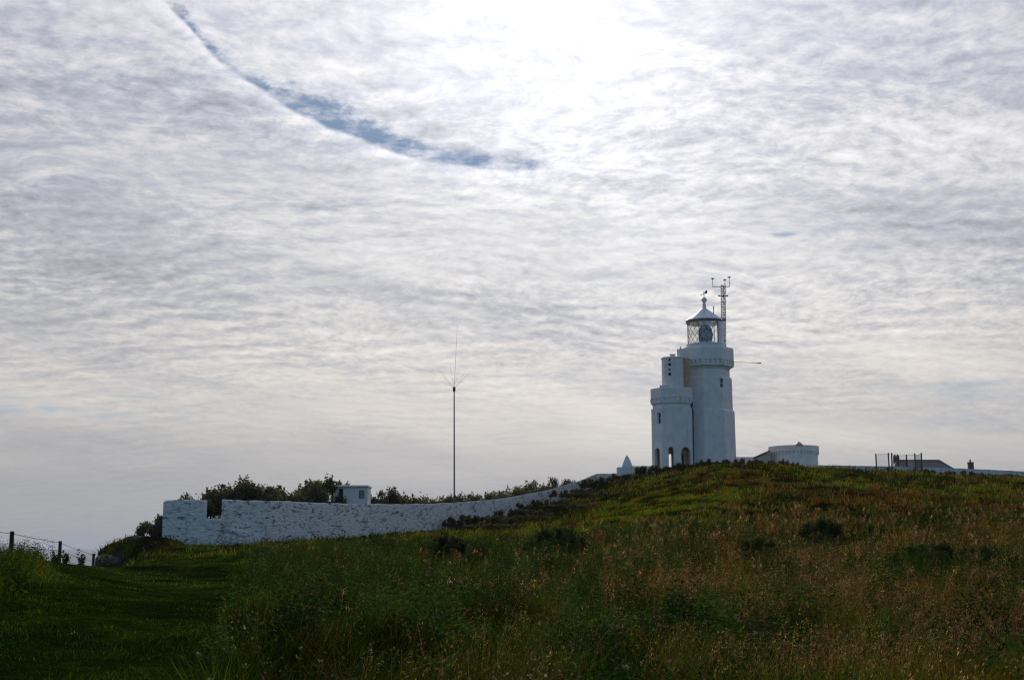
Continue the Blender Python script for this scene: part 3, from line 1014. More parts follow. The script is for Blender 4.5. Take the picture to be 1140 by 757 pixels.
    a = at(744.6, 508, YS + 2); bq = at(744.6, 508, YS + 6)
    slot.box((at(744.9, 508, YS + 3.1).x, YS + 3.1, (Zs(503.8) + Zs(524)) / 2), (4.4 * s2, 2.6, Zs(503.8) - Zs(524)))
    cutters.append(slot)
    apw = r2(23.45) * math.cos(R(22.5))
    wlat = ((732.0 - 749.0) * s2 - math.sin(R(-59)) * apw) / math.cos(R(-59))
    cw2 = shifted(c2, R(-59), wlat)
    cm, _, _ = facet(cw2, R(-59), apw, 6.5 * s2, 12.5 * s2, Zs(467), 0.4)
    cutters.append(cm)
    cut(bo, *cutters)
    window(cw2, R(-59), apw, 6.5 * s2, 12.5 * s2, Zs(467), 0.25)
    # a door standing in the widest arch
    d = MB()
    n = Vector((math.sin(R(31)), -math.cos(R(31)), 0)); tt = Vector((math.cos(R(31)), math.sin(R(31)), 0))
    o = Vector((xs, YS, 0)) + n * (r2(23.5) * .924 - 1.2)
    d.box((o.x, o.y, (Zs(500) + Zs(524)) / 2), (16 * s2, 0.1, Zs(500) - Zs(524)), R(31))
    dr = d.build('door', M['rust'], root)
    d2 = MB(); q = o + n * 0.08 + tt * 1.6 * s2
    d2.box((q.x, q.y, (Zs(505) + Zs(524)) / 2), (3.0 * s2, 0.05, Zs(505) - Zs(524)), R(31))
    d2.build('door_leaf', M['void'], dr)
    for k in range(8):
        a = rot2 + R(22.5 + 45 * k)
        n = Vector((math.sin(a), -math.cos(a), 0)); tt = Vector((math.cos(a), math.sin(a), 0))
        apo = r2(23.8) * math.cos(R(22.5)) - 0.17
        half = r2(23.8) * math.sin(R(22.5))
        for q in range(4):
            p = Vector((c2[0], c2[1], 0)) + n * apo + tt * (half * 0.90 * (2 * q / 3 - 1))
            MB().box((p.x, p.y, (Zs(448.3) + Zs(444.8)) / 2), (3.9 * s2, 0.32, Zs(444.8) - Zs(448.3) - .006), a).build('corbel', M['white'], root)
    par = MB()
    par.loft(c2, [(r2(22.0), Zs(444.7)), (r2(23.9), Zs(444.7)), (r2(23.9), Zs(434.2)), (r2(23.2), Zs(433.4)), (r2(21.4), Zs(433.4)), (r2(21.4), Zs(443))], 8, rot2)
    # one raised merlon on the left face of the parapet
    a = R(-14); n = Vector((math.sin(a), -math.cos(a), 0))
    p = Vector((c2[0], c2[1], 0)) + n * (r2(22.6) * .924)
    par.box((at(740, 432, p.y + .4).x, p.y + .4, Zs(432.4)), (11 * s2, 0.28, 0.36), a)
    par.build('parapet', M['white'], root, 0.03)
    MB().loft(c2, [(r2(21.3), Zs(443.2)), (r2(21.3), Zs(441.5))], 8, rot2).build('roof_deck', M['white'], root)
    # ---- fog signal house on the low tower
    fx = at(749.5, 420, YS).x
    fc = (fx, YS - 0.6)
    fh = MB().loft(fc, [(13.4 * s2, Zs(441.5)), (13.2 * s2, Zs(400.8)), (13.9 * s2, Zs(400.6)), (13.9 * s2, Zs(399.2)), (11 * s2, Zs(398.6))], 8, R(-12))
    fo = fh.build('fog_signal_house', M['white'], root)
    hn = MB()
    nz = R(-12 - 3)
    holes = [(402.9, 1.35), (408.0, 1.75), (413.6, 1.35), (418.4, 1.8)]
    cs = []
    hx = at(745.8, 410, YS - 2.3).x
    for py, rad in holes:
        m_ = MB()
        m_.tube([(hx, fc[1] - 2.6, Zs(py)), (hx, fc[1] - 0.9, Zs(py))], rad * s2, 12)
        cs.append(m_)
    cut(fo, *cs)
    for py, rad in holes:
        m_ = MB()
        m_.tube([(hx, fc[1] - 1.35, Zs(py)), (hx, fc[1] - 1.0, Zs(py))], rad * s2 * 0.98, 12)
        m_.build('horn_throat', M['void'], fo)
    ch = MB()
    cx_ = at(748.6, 397, YS).x
    ch.loft((cx_, YS - .2), [(3.3 * s2, Zs(399.5)), (3.3 * s2, Zs(396.2)), (4.1 * s2, Zs(396.0)), (4.1 * s2, Zs(394.8))], 4, R(45))
    ch.build('roof_cowl', M['rust'], fo)
    # ---- stair turret between the towers and its stained wall
    tx = at(760.6, 420, YM - 1.2).x
    tc_ = (tx, YM - 1.2)
    tu = MB().loft(tc_, [(6.2 * s, Zs(445)), (6.2 * s, Z(399.0)), (6.6 * s, Z(398.6)), (6.6 * s, Z(390.4)), (5.2 * s, Z(390.0))], 8, R(10))
    tob = tu.build('stair_turret', M['white'], root)
    MB().loft((tx - 2.6 * s, tc_[1] - .3), [(0.9 * s, Z(390.6)), (0.9 * s, Z(388.6)), (0.3 * s, Z(387.6))], 8).build('turret_finial', M['white'], tob)
    st = MB()
    sx = at(764.6, 416, YS - 1.4).x
    st.loft((sx, YS - 1.2), [(3.4 * s2, Zs(440)), (3.6 * s2, Zs(402)), (3.9 * s2, Zs(400.5))], 10)
    st.build('stained_stack', M['rust'], root)
    # ---- rainwater pipes
    pp = MB()
    j = at(771.4, 480, 182.6)
    xx = lambda px, py, yy: at(px, py, yy).x
    yy = YS - 1.7
    pp.tube([(at(769.9, 448, yy).x, yy, zat(448, yy)), (at(769.9, 453, yy).x, yy, zat(453, yy)), (at(771.4, 457, yy).x, yy, zat(457, yy)), (at(771.9, 516, yy).x, yy - .1, zat(524, yy))], 0.11, 6)
    pp.box((at(769.9, 450, yy).x, yy, zat(449.5, yy)), (.4, .3, .6))
    pp.build('downpipe', M['dark'], root)
    q = MB()
    yv = YS - r2(23.6) * math.cos(R(-14 + 22.5) - 0) * 0.985
    vx_ = c2[0] + (750.6 - 749.3) * s2
    nn = Vector((math.sin(R(-14)), -math.cos(R(-14)), 0))
    pbase = Vector((c2[0], c2[1], 0)) + nn * (r2(23.5) * 0.9239 + 0.06) + Vector((math.cos(R(-14)), math.sin(R(-14)), 0)) * 3.6 * s2
    q.tube([(pbase.x, pbase.y, Zs(459)), (pbase.x, pbase.y, Zs(522))], 0.045, 5)
    q.build('conduit', M['white_clean'], root)
build_lighthouse()

def build_mast():
    Y = 188.6
    base = at(805.2, 389, Y)
    zb = zat(403, Y)
    root = thing('weather_mast', (base.x, Y, zb), 'thin dark lattice mast with three small instrument heads beside the lantern roof', 'mast')
    s = mpp(350, Y)
    legs = [(-2.35 * s, -0.2), (2.35 * s, -0.2), (0.2, 0.45)]
    top = 317.5
    tilt = lambda py: at(805.6 - (389 - py) * 0.012, py, Y).x
    la = MB()
    ztop = zat(top, Y)
    for dx, dy in legs:
        la.tube([(tilt(403) + dx, Y + dy, zb), (tilt(top) + dx, Y + dy, ztop)], 0.055, 5)
    py = 400.0
    k = 0
    while py > top + 1:
        x0, x1, z0, z1 = tilt(py), tilt(py - 2.9), zat(py, Y), zat(py - 2.9, Y)
        for i in range(3):
            a, b = legs[i], legs[(i + 1) % 3]
            la.tube([(x0 + a[0], Y + a[1], z0), (x0 + b[0], Y + b[1], z0)], 0.032, 4)
            if k % 2: a, b = b, a
            la.tube([(x0 + a[0], Y + a[1], z0), (x1 + b[0], Y + b[1], z1)], 0.024, 4)
        py -= 2.9
        k += 1
    la.build('lattice', M['galv'], root)
    ar = MB()
    z = zat(319.2, Y)
    ar.tube([(at(793.3, 319, Y).x, Y, z), (at(812, 319, Y).x, Y, z)], 0.06, 5)
    ar.build('crossarm', M['dark'], root)
    z2 = zat(329.8, Y)
    a2 = MB().tube([(at(799.4, 330, Y).x, Y - .3, z2), (at(809.8, 330, Y).x, Y - .3, z2)], 0.07, 5)
    for px in (800, 809.4):
        a2.box((at(px, 330, Y).x, Y - .3, z2), (.22, .16, .2))
    a2.build('bracket', M['dark'], root)
    for px, p0, p1 in ((793.3, 320.0, 310.3), (811.8, 319.6, 308.8), (807.0, 319, 311.8)):
        st = MB()
        x = at(px, p1, Y).x
        st.tube([(x, Y, zat(p0, Y)), (x, Y, zat(p1, Y))], 0.04, 5)
        o = st.build('instrument', M['dark'], root)
        h = MB()
        h.ball((x, Y, zat(p1, Y)), 0.13, 8)
        for q in range(3):
            a = 2.1 * q + px
            e = (x + .20 * math.cos(a), Y + .20 * math.sin(a), zat(p1, Y))
            h.tube([(x, Y, zat(p1, Y)), e], 0.02, 4)
            h.ball(e, 0.09, 6)
        h.build('wind_cups', M['dark'], o)
    # platform under the mast by the lantern eaves
    pl = MB().box((at(804.6, 357, Y).x, Y - .4, zat(356.8, Y)), (5.0 * s, 0.9, 0.25))
    pl.build('stay_plate', M['dark'], root)
build_mast()

# ------------------------------------------------------------------ outbuildings on the hilltop
def build_drum():
    Y = 202.0
    s = mpp(505, Y)
    cx = at(883.6, 505, Y).x
    g0 = gz(cx, Y) - 2
    root = thing('round_outbuilding', (cx, Y, g0 + 2), 'low round white building with a small pointed cap, right of the lighthouse', 'building')
    Z = lambda p: zat(p, Y)
    c = (cx, Y)
    MB().loft(c, [(26.3 * s, g0), (26.3 * s, Z(503.6))], 40).build('wall', M['white'], root)
    for k in range(44):
        a = 2 * math.pi * k / 44
        MB().box((cx + 26.75 * s * math.sin(a), Y - 26.75 * s * math.cos(a), Z(505)), (1.9 * s, .22, .42), a).build('corbel', M['white'], root)
    MB().loft(c, [(26.0 * s, Z(503.5)), (27.6 * s, Z(503.5)), (27.6 * s, Z(497.4)), (26.8 * s, Z(497.2)), (26.8 * s, Z(500))], 40).build('parapet', M['white'], root)
    cap = MB().loft((cx, Y - 26.6 * s), [(5.2 * s, Z(498)), (4.6 * s, Z(496.6)), (1.6 * s, Z(494.4)), (0.4 * s, Z(493.6))], 4, R(45))
    cap.build('pointed_cap', M['rust'], root)
    # lean-to beside it
    Yl = 199.0
    x0, x1 = at(835, 505, Yl).x, at(857, 505, Yl).x
    za, zb_ = zat(511, Yl), zat(501.5, Yl)
    g1 = gz((x0 + x1) / 2, Yl) - 2
    r = thing('lean_to_shed', ((x0 + x1) / 2, Yl, g1 + 2), 'pale shed with a dark sloping roof against the round white building', 'shed')
    MB().poly([(x0, Yl, g1), (x1, Yl, g1), (x1, Yl + 4, g1), (x0, Yl + 4, g1), (x0, Yl, za - .2), (x1, Yl, zb_ - .2), (x1, Yl + 4, zb_ - .2), (x0, Yl + 4, za - .2)],
              [(0, 1, 2, 3), (7, 6, 5, 4), (0, 4, 5, 1), (1, 5, 6, 2), (2, 6, 7, 3), (3, 7, 4, 0)]).build('wall', paint('pale_brown_render', (0.42, 0.37, 0.33)), r)
    MB().poly([(x0 - .4, Yl - .25, za - .33), (x1, Yl - .25, zb_ - .16), (x1, Yl + 4.2, zb_ - .16), (x0 - .4, Yl + 4.2, za - .33),
               (x0 - .4, Yl - .25, za - .08), (x1, Yl - .25, zb_ + .08), (x1, Yl + 4.2, zb_ + .08), (x0 - .4, Yl + 4.2, za - .08)],
              [(0, 1, 2, 3), (7, 6, 5, 4), (0, 4, 5, 1), (1, 5, 6, 2), (2, 6, 7, 3), (3, 7, 4, 0)]).build('roof', M['slate'], r)
    # low wall between lighthouse and shed
    Yw = 197
    a, b = at(814, 510, Yw), at(838, 510, Yw)
    mb = MB()
    zt = zat(509.6, Yw)
    zg = gz(a.x, Yw) - 1.5
    mb.box(((a.x + b.x) / 2, Yw, (zt + zg) / 2), (b.x - a.x, .4, zt - zg))
    mb.box(((a.x + b.x) / 2, Yw, zt + .06), (b.x - a.x + .1, .55, .12))
    tag(mb.build('yard_wall', M['white']), 'low white wall between the lighthouse foot and the sloping-roofed shed', 'wall')
build_drum()

def build_gate_pier():
    Y = 178.0
    s = mpp(515, Y)
    c = at(698, 515, Y)
    g0 = gz(c.x, Y) - 1.5
    r = thing('pyramid_pier', (c.x, Y, g0 + 1.5), 'white wall pier topped by a steep pyramid, left of the lighthouse', 'pier')
    MB().box((at(694.6, 522, Y).x, Y, (zat(520.2, Y) + g0) / 2), (15.5 * s, 1.6, zat(520.2, Y) - g0)).build('base_block', M['white'], r, .04)
    MB().loft((c.x, Y), [(8.6 * s, zat(520.1, Y)), (5.0 * s, zat(513.2, Y)), (1.5 * s, zat(507.6, Y)), (0.5 * s, zat(506.8, Y))], 4, R(45)).build('pyramid_cap', M['white'], r)
    # wall between pier and lighthouse
    x0, x1 = at(702.6, 520, Y).x, at(727.5, 520, 182).x
    mb = MB()
    z0, z1 = zat(518.8, Y), zat(518.6, 182)
    mb.poly([(x0, Y, g0), (x1, 182, g0), (x1, 182.4, g0), (x0, Y + .4, g0), (x0, Y, z0), (x1, 182, z1), (x1, 182.4, z1), (x0, Y + .4, z0)],
            [(0, 1, 2, 3), (7, 6, 5, 4), (0, 4, 5, 1), (1, 5, 6, 2), (2, 6, 7, 3), (3, 7, 4, 0)])
    tag(mb.build('forecourt_wall', M['white']), 'short plain white wall running from the pyramid-topped pier to the lighthouse', 'wall')
build_gate_pier()

def build_right():
    # long boundary wall along the crest
    pts = [(908, 184, 517.6), (975, 185, 518.8), (1030, 186, 519.8), (1085, 187, 522.0), (1140, 188, 524.6), (1260, 190, 529), (1500, 194, 536)]
    vs, fs = [], []
    for i, (px, Y, py) in enumerate(pts):
        p = at(px, py, Y)
        g0 = gz(p.x, Y) - 1.0
        vs += [(p.x, Y, g0), (p.x, Y, p.z), (p.x, Y + .45, p.z), (p.x, Y + .45, g0)]
    for i in range(len(pts) - 1):
        o = i * 4
        fs += [(o + k, o + k + 1, o + k + 5, o + k + 4) for k in range(3)]
    fs += [(0, 1, 2, 3), tuple(len(vs) - 1 - k for k in range(4))]
    tag(MB().poly(vs, fs).build('crest_wall', M['wall']), 'long low whitewashed wall along the hill crest at the right', 'wall')
    # hipped roof house
    Y = 214.0
    Z = lambda p: zat(p, Y)
    X = lambda p: at(p, 515, Y).x
    g0 = gz(X(1029), Y) - 1
    r = thing('hipped_house', (X(1029), Y, g0 + 1), 'house with a dark hipped slate roof behind the chain-link enclosure', 'house')
    e0, e1, r0, r1 = X(995.5), X(1062.5), X(1006), X(1055)
    D = 8.0
    ze, zr = Z(522.5), Z(513.0)
    MB().poly([(e0, Y, ze), (e1, Y, ze), (e1, Y + D, ze), (e0, Y + D, ze), (r0, Y + D / 2, zr + .35), (r1, Y + D / 2, zr + .35)],
              [(0, 1, 5, 4), (1, 2, 5), (2, 3, 4, 5), (3, 0, 4), (3, 2, 1, 0)]).build('roof', M['slate'], r)
    rr_ = r.children[0]
    rb = MB()
    rb.tube([(r0, Y + D / 2, zr + .38), (r1, Y + D / 2, zr + .38)], .12, 6)
    for a, b in (((e1, Y, ze), (r1, Y + D / 2, zr + .36)), ((e0, Y, ze), (r0, Y + D / 2, zr + .36))):
        rb.tube([a, b], .10, 6)
    rb.build('ridge_tiles', paint('clay_ridge', (0.17, 0.10, 0.07)), rr_)
    MB().box(((e0 + e1) / 2, Y + D / 2, (g0 + ze) / 2 - .05), (e1 - e0 - .8, D - .8, ze - g0 - .1)).build('wall', M['white'], r)
    ch = MB().box((X(1006), Y + D / 2, Z(512)), (.9, .7, 1.9))
    c_ = ch.build('chimney', M['brick'], rr_)
    for dx in (-.24, .24):
        MB().loft((X(1006) + dx, Y + D / 2), [(.13, Z(506.6)), (.11, Z(503.8))], 8).build('chimney_pot', M['brick'], c_)
    # brick chimney of a house hidden by the crest
    Y2 = 222.0
    x = at(1080.6, 517, Y2).x
    g1 = gz(x, Y2) - 1
    r2_ = thing('sunken_cottage', (x, Y2, g1 + 1), 'cottage behind the crest wall showing only its brown brick chimney', 'house')
    zr2 = zat(524.0, Y2)
    MB().box((x, Y2, (g1 + zr2 - 1.6) / 2), (8, 5.6, zr2 - 1.6 - g1)).build('wall', M['white'], r2_)
    rf = MB().poly([(x - 4.2, Y2 - 3, zr2 - 1.6), (x + 4.2, Y2 - 3, zr2 - 1.6), (x + 4.2, Y2 + 3, zr2 - 1.6), (x - 4.2, Y2 + 3, zr2 - 1.6), (x - 4.2, Y2, zr2), (x + 4.2, Y2, zr2)],
                   [(0, 1, 5, 4), (2, 3, 4, 5), (1, 2, 5), (3, 0, 4), (3, 2, 1, 0)]).build('roof', M['slate'], r2_)
    k = mpp(517, Y2)
    st = MB().box((x, Y2, (zat(514.6, Y2) + zr2 - .5) / 2), (5.2 * k, .8, zat(514.6, Y2) - zr2 + .5))
    st.box((x, Y2, zat(514.9, Y2)), (6.0 * k, .95, .14))
    c2 = st.build('chimney', M['brick'], rf)
    MB().loft((x - .05, Y2), [(.16, zat(514.8, Y2)), (.13, zat(511.4, Y2))], 8).build('chimney_pot', M['brick'], c2)
    # chain-link enclosure
    Yf = 182.0
    posts = [975, 989, 992.4, 999.5, 1009, 1018.3, 1025.6]
    dy = [0, 0.0, 3.2, 4.4, 4.4, 3.6, 0.2]
    top = [505, 504, 504, 506, 506, 504.5, 504]
    g = gz(at(1000, 510, Yf).x, Yf)
    rt = thing('chain_link_enclosure', (at(1000, 510, Yf).x, Yf, g), 'tall chain-link enclosure on dark posts at the hill crest', 'fence')
    P = []
    for px, d_, tp in zip(posts, dy, top):
        p = at(px, tp, Yf + d_)
        zb = gz(p.x, Yf + d_) - .2
        MB().tube([(p.x, p.y, zb), (p.x, p.y, p.z)], 0.10, 6).build('post', M['dark'], rt)
        P.append((p, zb))
    for (i, j) in ((0, 1), (2, 3), (3, 4), (4, 5), (5, 6)):
        link = MB()
        (a, za), (b, zb) = P[i], P[j]
        L = math.hypot(b.x - a.x, b.y - a.y)
        H = min(a.z - za, b.z - zb) - .1
        n = max(1, int((L + H) / 0.22))
        pt = lambda u, v: Vector((a.x + (b.x - a.x) * u / L, a.y + (b.y - a.y) * u / L, za + (zb - za) * u / L + v))
        for q in range(n + 1):
            c = (L + H) * q / n
            # rising and falling diagonals clipped to the panel
            u0, u1 = max(0, c - H), min(L, c)
            if u1 - u0 > .02:
                link.tube([pt(u0, c - u0), pt(u1, c - u1)], 0.010, 3)
                link.tube([pt(u0, H - (c - u0)), pt(u1, H - (c - u1))], 0.010, 3)
        link.tube([pt(0, H), pt(L, H)], .02, 4)
        link.build('wire_mesh', M['galv'], rt)
build_right()

# ------------------------------------------------------------------ sea haze over the headland
def build_haze():
    S = 26000.0
    mb = MB().box((0, 0, (46.0 - 41.0) / 2), (2 * S, 2 * S, 87.0))
    m = bpy.data.materials.new('sea_haze')
    m.use_nodes = True
    g = G(m.node_tree)
    g.n.remove(g.n['Principled BSDF'])
    v = g.n.new('ShaderNodeVolumePrincipled')
    v.inputs['Color'].default_value = (0.80, 0.88, 1.0, 1)
    v.inputs['Density'].default_value = HAZE
    v.inputs['Anisotropy'].default_value = 0.25
    g.t.links.new(v.outputs[0], g.n['Material Output'].inputs['Volume'])
    tag(mb.build('haze', m), kind='stuff')
HAZE = 0.00005
build_haze()

# ------------------------------------------------------------------ hut and radio mast behind the wall
def build_hut():
    Y = 113.5
    s = mpp(550, Y)
    X = lambda p: at(p, 550, Y).x
    Z = lambda p: zat(p, Y)
    x0, x1 = X(371), X(409.2)
    g0 = gz((x0 + x1) / 2, Y + 1) - .2
    r = thing('lookout_hut', ((x0 + x1) / 2, Y, g0 + .2), 'small white flat-roofed hut with a dark doorway and one window, behind the stone wall', 'hut')
    zt = Z(542.2)
    w = MB().box(((x0 + x1) / 2, Y + 1.3, (zt + g0) / 2), (x1 - x0, 2.6, zt - g0)).build('wall', M['white'], r)
    inn = MB().box(((x0 + x1) / 2, Y + 1.3, (zt + g0) / 2), (x1 - x0 - .4, 2.2, zt - g0 - .4))
    dc = MB().box(((X(377.2) + X(382)) / 2, Y + .05, (Z(543.6) + g0 + .3) / 2), (X(382) - X(377.2), .6, Z(543.6) - g0 - .3))
    wc = MB().box(((X(399.6) + X(405.6)) / 2, Y + .05, (Z(545.6) + Z(554.8)) / 2), (X(405.6) - X(399.6), .6, Z(545.6) - Z(554.8)))
    cut(w, inn, dc, wc)
    MB().box(((X(369.6) + X(410.4)) / 2, Y + 1.15, zt + .085), (X(410.4) - X(369.6), 3.1, .16)).build('roof_slab', M['white_clean'], r, .02)
    d = MB().box(((X(377.2) + X(382)) / 2, Y + .17, (Z(543.6) + g0 + .3) / 2), (X(382) - X(377.2) - .02, .05, Z(543.6) - g0 - .34)).build('door', metal('dark_blue_door', (.03, .04, .055), .5, 0), r)
    MB().ball((X(381.4), Y + .12, Z(552)), .03, 6).build('handle', M['galv'], d)
    f = MB()
    cx, cz, ww, hh = (X(399.6) + X(405.6)) / 2, (Z(545.6) + Z(554.8)) / 2, X(405.6) - X(399.6), Z(545.6) - Z(554.8)
    for sx in (-1, 1):
        f.box((cx + sx * (ww / 2 - .02), Y + .12, cz), (.04, .05, hh - .01))
    for sz in (-1, .1, 1):
        f.box((cx, Y + .12, cz + sz * (hh / 2 - .02)), (ww - .09, .05, .04))
    fo = f.build('window', M['dark'], r)
    MB().box((cx, Y + .15, cz), (ww - .09, .01, hh - .09)).build('pane', M['pane'], fo)
build_hut()

def build_radio_mast():
    Y = 132.0
    b = at(506.0, 556, Y)
    g0 = gz(b.x, Y)
    r = thing('radio_mast', (b.x, Y, g0), 'tall thin grey pole carrying a whip aerial with spreading rods', 'mast')
    t = at(505.6, 433, Y)
    MB().tube([(b.x, Y, g0 - .3), (t.x, Y, t.z)], 0.092, 8, 0.06).build('pole', M['pole'], r)
    a = MB()
    a.tube([(t.x, Y, t.z - .25), (t.x, Y, t.z + .2)], 0.14, 8)
    ao = a.build('aerial_base', M['dark'], r)
    w = MB()
    w.tube([(t.x, Y, t.z), at(507.2, 400, Y), at(509.2, 362, Y)], 0.016, 5, 0.009)
    w.build('whip', M['galv'], ao)
    k = mpp(430, Y)
    for q in range(6):
        ang = 2 * math.pi * q / 6 + .35
        rd = MB()
        L = 21 * k
        e = (t.x + L * .95 * math.cos(ang), Y + L * .95 * math.sin(ang), t.z + 22 * k)
        rd.tube([(t.x, Y, t.z), e], 0.009, 4, 0.006)
        rd.build('radial_rod', M['galv'], ao)
build_radio_mast()

# ------------------------------------------------------------------ post-and-wire fence at the left
def build_fence():
    spec = [(-42, 38.0, 583.0), (13.6, 48.5, 591.2), (67.2, 61.5, 602.0), (104.4, 77.0, 616.0)]
    p0 = at(13.6, 620, 48.5)
    r = thing('wire_fence', (p0.x, 48.5, gz(p0.x, 48.5)), 'old post-and-wire fence on the seaward edge at the left', 'fence')
    tops = []
    for i, (px, Y, py) in enumerate(spec):
        t = at(px, py, Y)
        zb = gz(t.x, Y) - .3
        lean = 0.02 * ((-1) ** i)
        m = MB()
        m.loft((t.x, Y), [(0.085, zb), (0.082, t.z - .02), (0.070, t.z)], 9)
        m.build('post', M['timber'], r)
        tops.append(t)
    for k, drop in enumerate((0.08, 0.47, 0.85)):
        w = MB()
        for a, b in zip(tops[:-1], tops[1:]):
            pts = []
            for q in range(9):
                t = q / 8
                sag = 0.022 * 4 * t * (1 - t) * (1 + .5 * k)
                pts.append((a.x + (b.x - a.x) * t, a.y + (b.y - a.y) * t - .09, a.z + (b.z - a.z) * t - drop - sag))
            w.tube(pts, 0.011, 4)
        w.build('wire', M['wire'], r)
build_fence()

# ------------------------------------------------------------------ rocks at the seaward end of the wall
def build_rocks():
    m, g, b = material('weathered_rock')
    co = objco(g)
    c = g.mix(g.noise(co, 1.2, 6.0, 0.7), (0.06, 0.045, 0.038), (0.19, 0.14, 0.11))
    c = g.mix(g.step(g.sep(g.n.new('ShaderNodeNewGeometry').outputs['Normal'])[2], 0.5, 0.9), c, g.mix(g.noise(co, 2.5, 4.0, 0.6), (0.05, 0.055, 0.02), (0.12, 0.09, 0.04)))
    g.link(c, b.inputs['Base Color'])
    b.inputs['Roughness'].default_value = 0.95
    bp = g.n.new('ShaderNodeBump')
    bp.inputs['Distance'].default_value = 0.2
    g.link(g.noise(co, 2.6, 6.0, 0.7), bp.inputs['Height'])
    g.t.links.new(bp.outputs[0], b.inputs['Normal'])
    def rock(px, py, Y, rx, ry, rz, label, seed):
        c = at(px, py, Y)
        r_ = np.random.default_rng(seed)
        bm = bmesh.new()
        bmesh.ops.create_icosphere(bm, subdivisions=5, radius=1.0)
        ph = r_.random(3) * 40
        for v in bm.verts:
            q = v.co
            n1 = float(fbm(np.array([q.x * 1.3 + ph[0] + q.z]), np.array([q.y * 1.3 + ph[1] - q.z * .7]), 4)[0]) - .5
            n2 = float(fbm(np.array([q.x * 4 + ph[2] + q.z * 3]), np.array([q.y * 4 + q.z * 2]), 3)[0]) - .5
            st = math.floor(q.z * 5 + n1 * 3) / 5 - q.z
            f = 1 + 1.1 * n1 + .5 * n2 + .45 * st
            v.co = Vector((q.x * rx * f, q.y * ry * f, q.z * rz * f))
        me = bpy.data.meshes.new('rock')
        bm.to_mesh(me)
        bm.free()
        me.materials.append(m)
        o = bpy.data.objects.new('rock', me)
        COL.objects.link(o)
        o.location = c
        tag(o, label, 'rock', 'rocks at the end of the white wall')
    rock(132, 612, 96.0, 0.75, 1.2, 0.55, 'weathered brown rock breaking from the left side of the hump below the wall end', 5)
    rock(150, 602.5, 95.2, 0.75, 0.7, 0.40, 'dark rock on the crown of the hump below the wall end', 9)
    rock(119, 625.5, 92.0, 0.8, 1.0, 0.46, 'low reddish rock farthest out on the cliff edge by the last fence post', 12)
build_rocks()

# ------------------------------------------------------------------ shrubs
B = 'bushes behind the white wall'
LEAF_D = np.array((0.092, 0.096, 0.060))
LEAF_M = np.array((0.108, 0.112, 0.066))
LEAF_O = np.array((0.140, 0.118, 0.062))
def shrub(px, py_top, hw, Y, label, cat='bush', name='shrub', group='bushes behind the white wall', seed=0, n=2600, leaf=0.13, tone=None, shoots=26, depth=1.0):
    r_ = np.random.default_rng(100 + seed)
    c = at(px, py_top, Y)
    g0 = gz(c.x, Y)
    H = max(0.5, c.z - g0)
    W = hw * mpp(py_top, Y) * 1.5
    n = int(n * (3.4 if group == 'bushes behind the white wall' else 2.4))
    D = W * depth if depth > 0 else W
    D = min(D, 2.2 if depth == 1.0 else depth)
    root = thing(name, (c.x, Y, g0), label, cat, group)
    # lumpy crown made of several clusters
    nb = int(16 + W * 8)
    bx = r_.uniform(-.95, .95, nb)
    by = r_.uniform(-.8, .8, nb)
    env = (1 - (.30 if group == B else .45) * np.abs(bx) ** 2.4) * r_.uniform(.72, 1.06, nb)
    br = r_.uniform(.20, .34, nb) * max(min(W, H * .8), min(.22 * W, .9))
    bz = np.clip(env * H * (r_.uniform(.30, 1.0, nb) ** .55 if group == B else r_.uniform(.06, 1.0, nb) ** .7) - br * .75, br * .3, None)
    bc = np.stack([c.x + bx * W, Y + by * D, g0 + bz], 1)
    pick = r_.integers(0, nb, n)
    dirs = r_.normal(size=(n, 3))
    dirs /= np.linalg.norm(dirs, axis=1)[:, None]
    rad = br[pick] * (r_.random(n) ** .4) * (1 + .35 * r_.normal(size=n) * .5)
    P = bc[pick] + dirs * rad[:, None]
    # upright shoots breaking the outline
    sp = []
    for k in range(shoots):
        i = r_.integers(0, nb)
        b0 = bc[i] + np.array([r_.normal() * br[i] * .6, r_.normal() * br[i] * .5, br[i] * .6])
        L = r_.uniform(.18, .5) * min(H, 2.0) * .55
        dr = np.array([r_.normal() * .35, r_.normal() * .3, 1.0])
        t = np.sort(r_.random(14))[:, None]
        sp.append(b0 + dr * t * L + r_.normal(size=(14, 3)) * .05)
    P = np.concatenate([P] + sp)
    if group == B:
        P[:, 1] = np.maximum(P[:, 1], np.interp(bearing(P[:, 0], P[:, 1]), _wp, _wy) + .75)
    # keep the crown within its height
    P[:, 2] = np.where(P[:, 2] > g0 + H * 1.06, g0 + H * (0.9 + .15 * r_.random(len(P))), P[:, 2])
    P[:, 2] = np.maximum(P[:, 2], g0 + .03)
    m = len(P)
    a = r_.normal(size=(m, 3)); a /= np.linalg.norm(a, axis=1)[:, None]
    b = r_.normal(size=(m, 3)); b -= a * (a * b).sum(1)[:, None]; b /= np.linalg.norm(b, axis=1)[:, None]
    sz = leaf * r_.uniform(.55, 1.35, m)[:, None]
    V = np.stack([P - a * sz, P + b * sz * .45, P + a * sz, P - b * sz * .45], 1).reshape(-1, 3)
    base = LEAF_M if tone is None else np.array(tone)
    lum = r_.uniform(.7, 1.5, m)[:, None]
    col = mixc(base[None] * np.ones((m, 1)), LEAF_O[None] * np.ones((m, 1)), np.clip(r_.normal(.18, .2, m), 0, .8)) * lum
    np_mesh('foliage', V, np.arange(4 * m).reshape(-1, 4), M['leaf'], np.repeat(col, 4, 0), root)
    st = MB()
    for k in range(min(nb, 9)):
        q = bc[k]
        st.tube([(c.x + bx[k] * W * .35, Y + by[k] * D * .3, g0 - .1), (c.x + bx[k] * W * .75, Y + by[k] * D * .7, g0 + bz[k] * .55), tuple(q)], .045, 5, .015)
    st.build('stem', M['bark'], root)

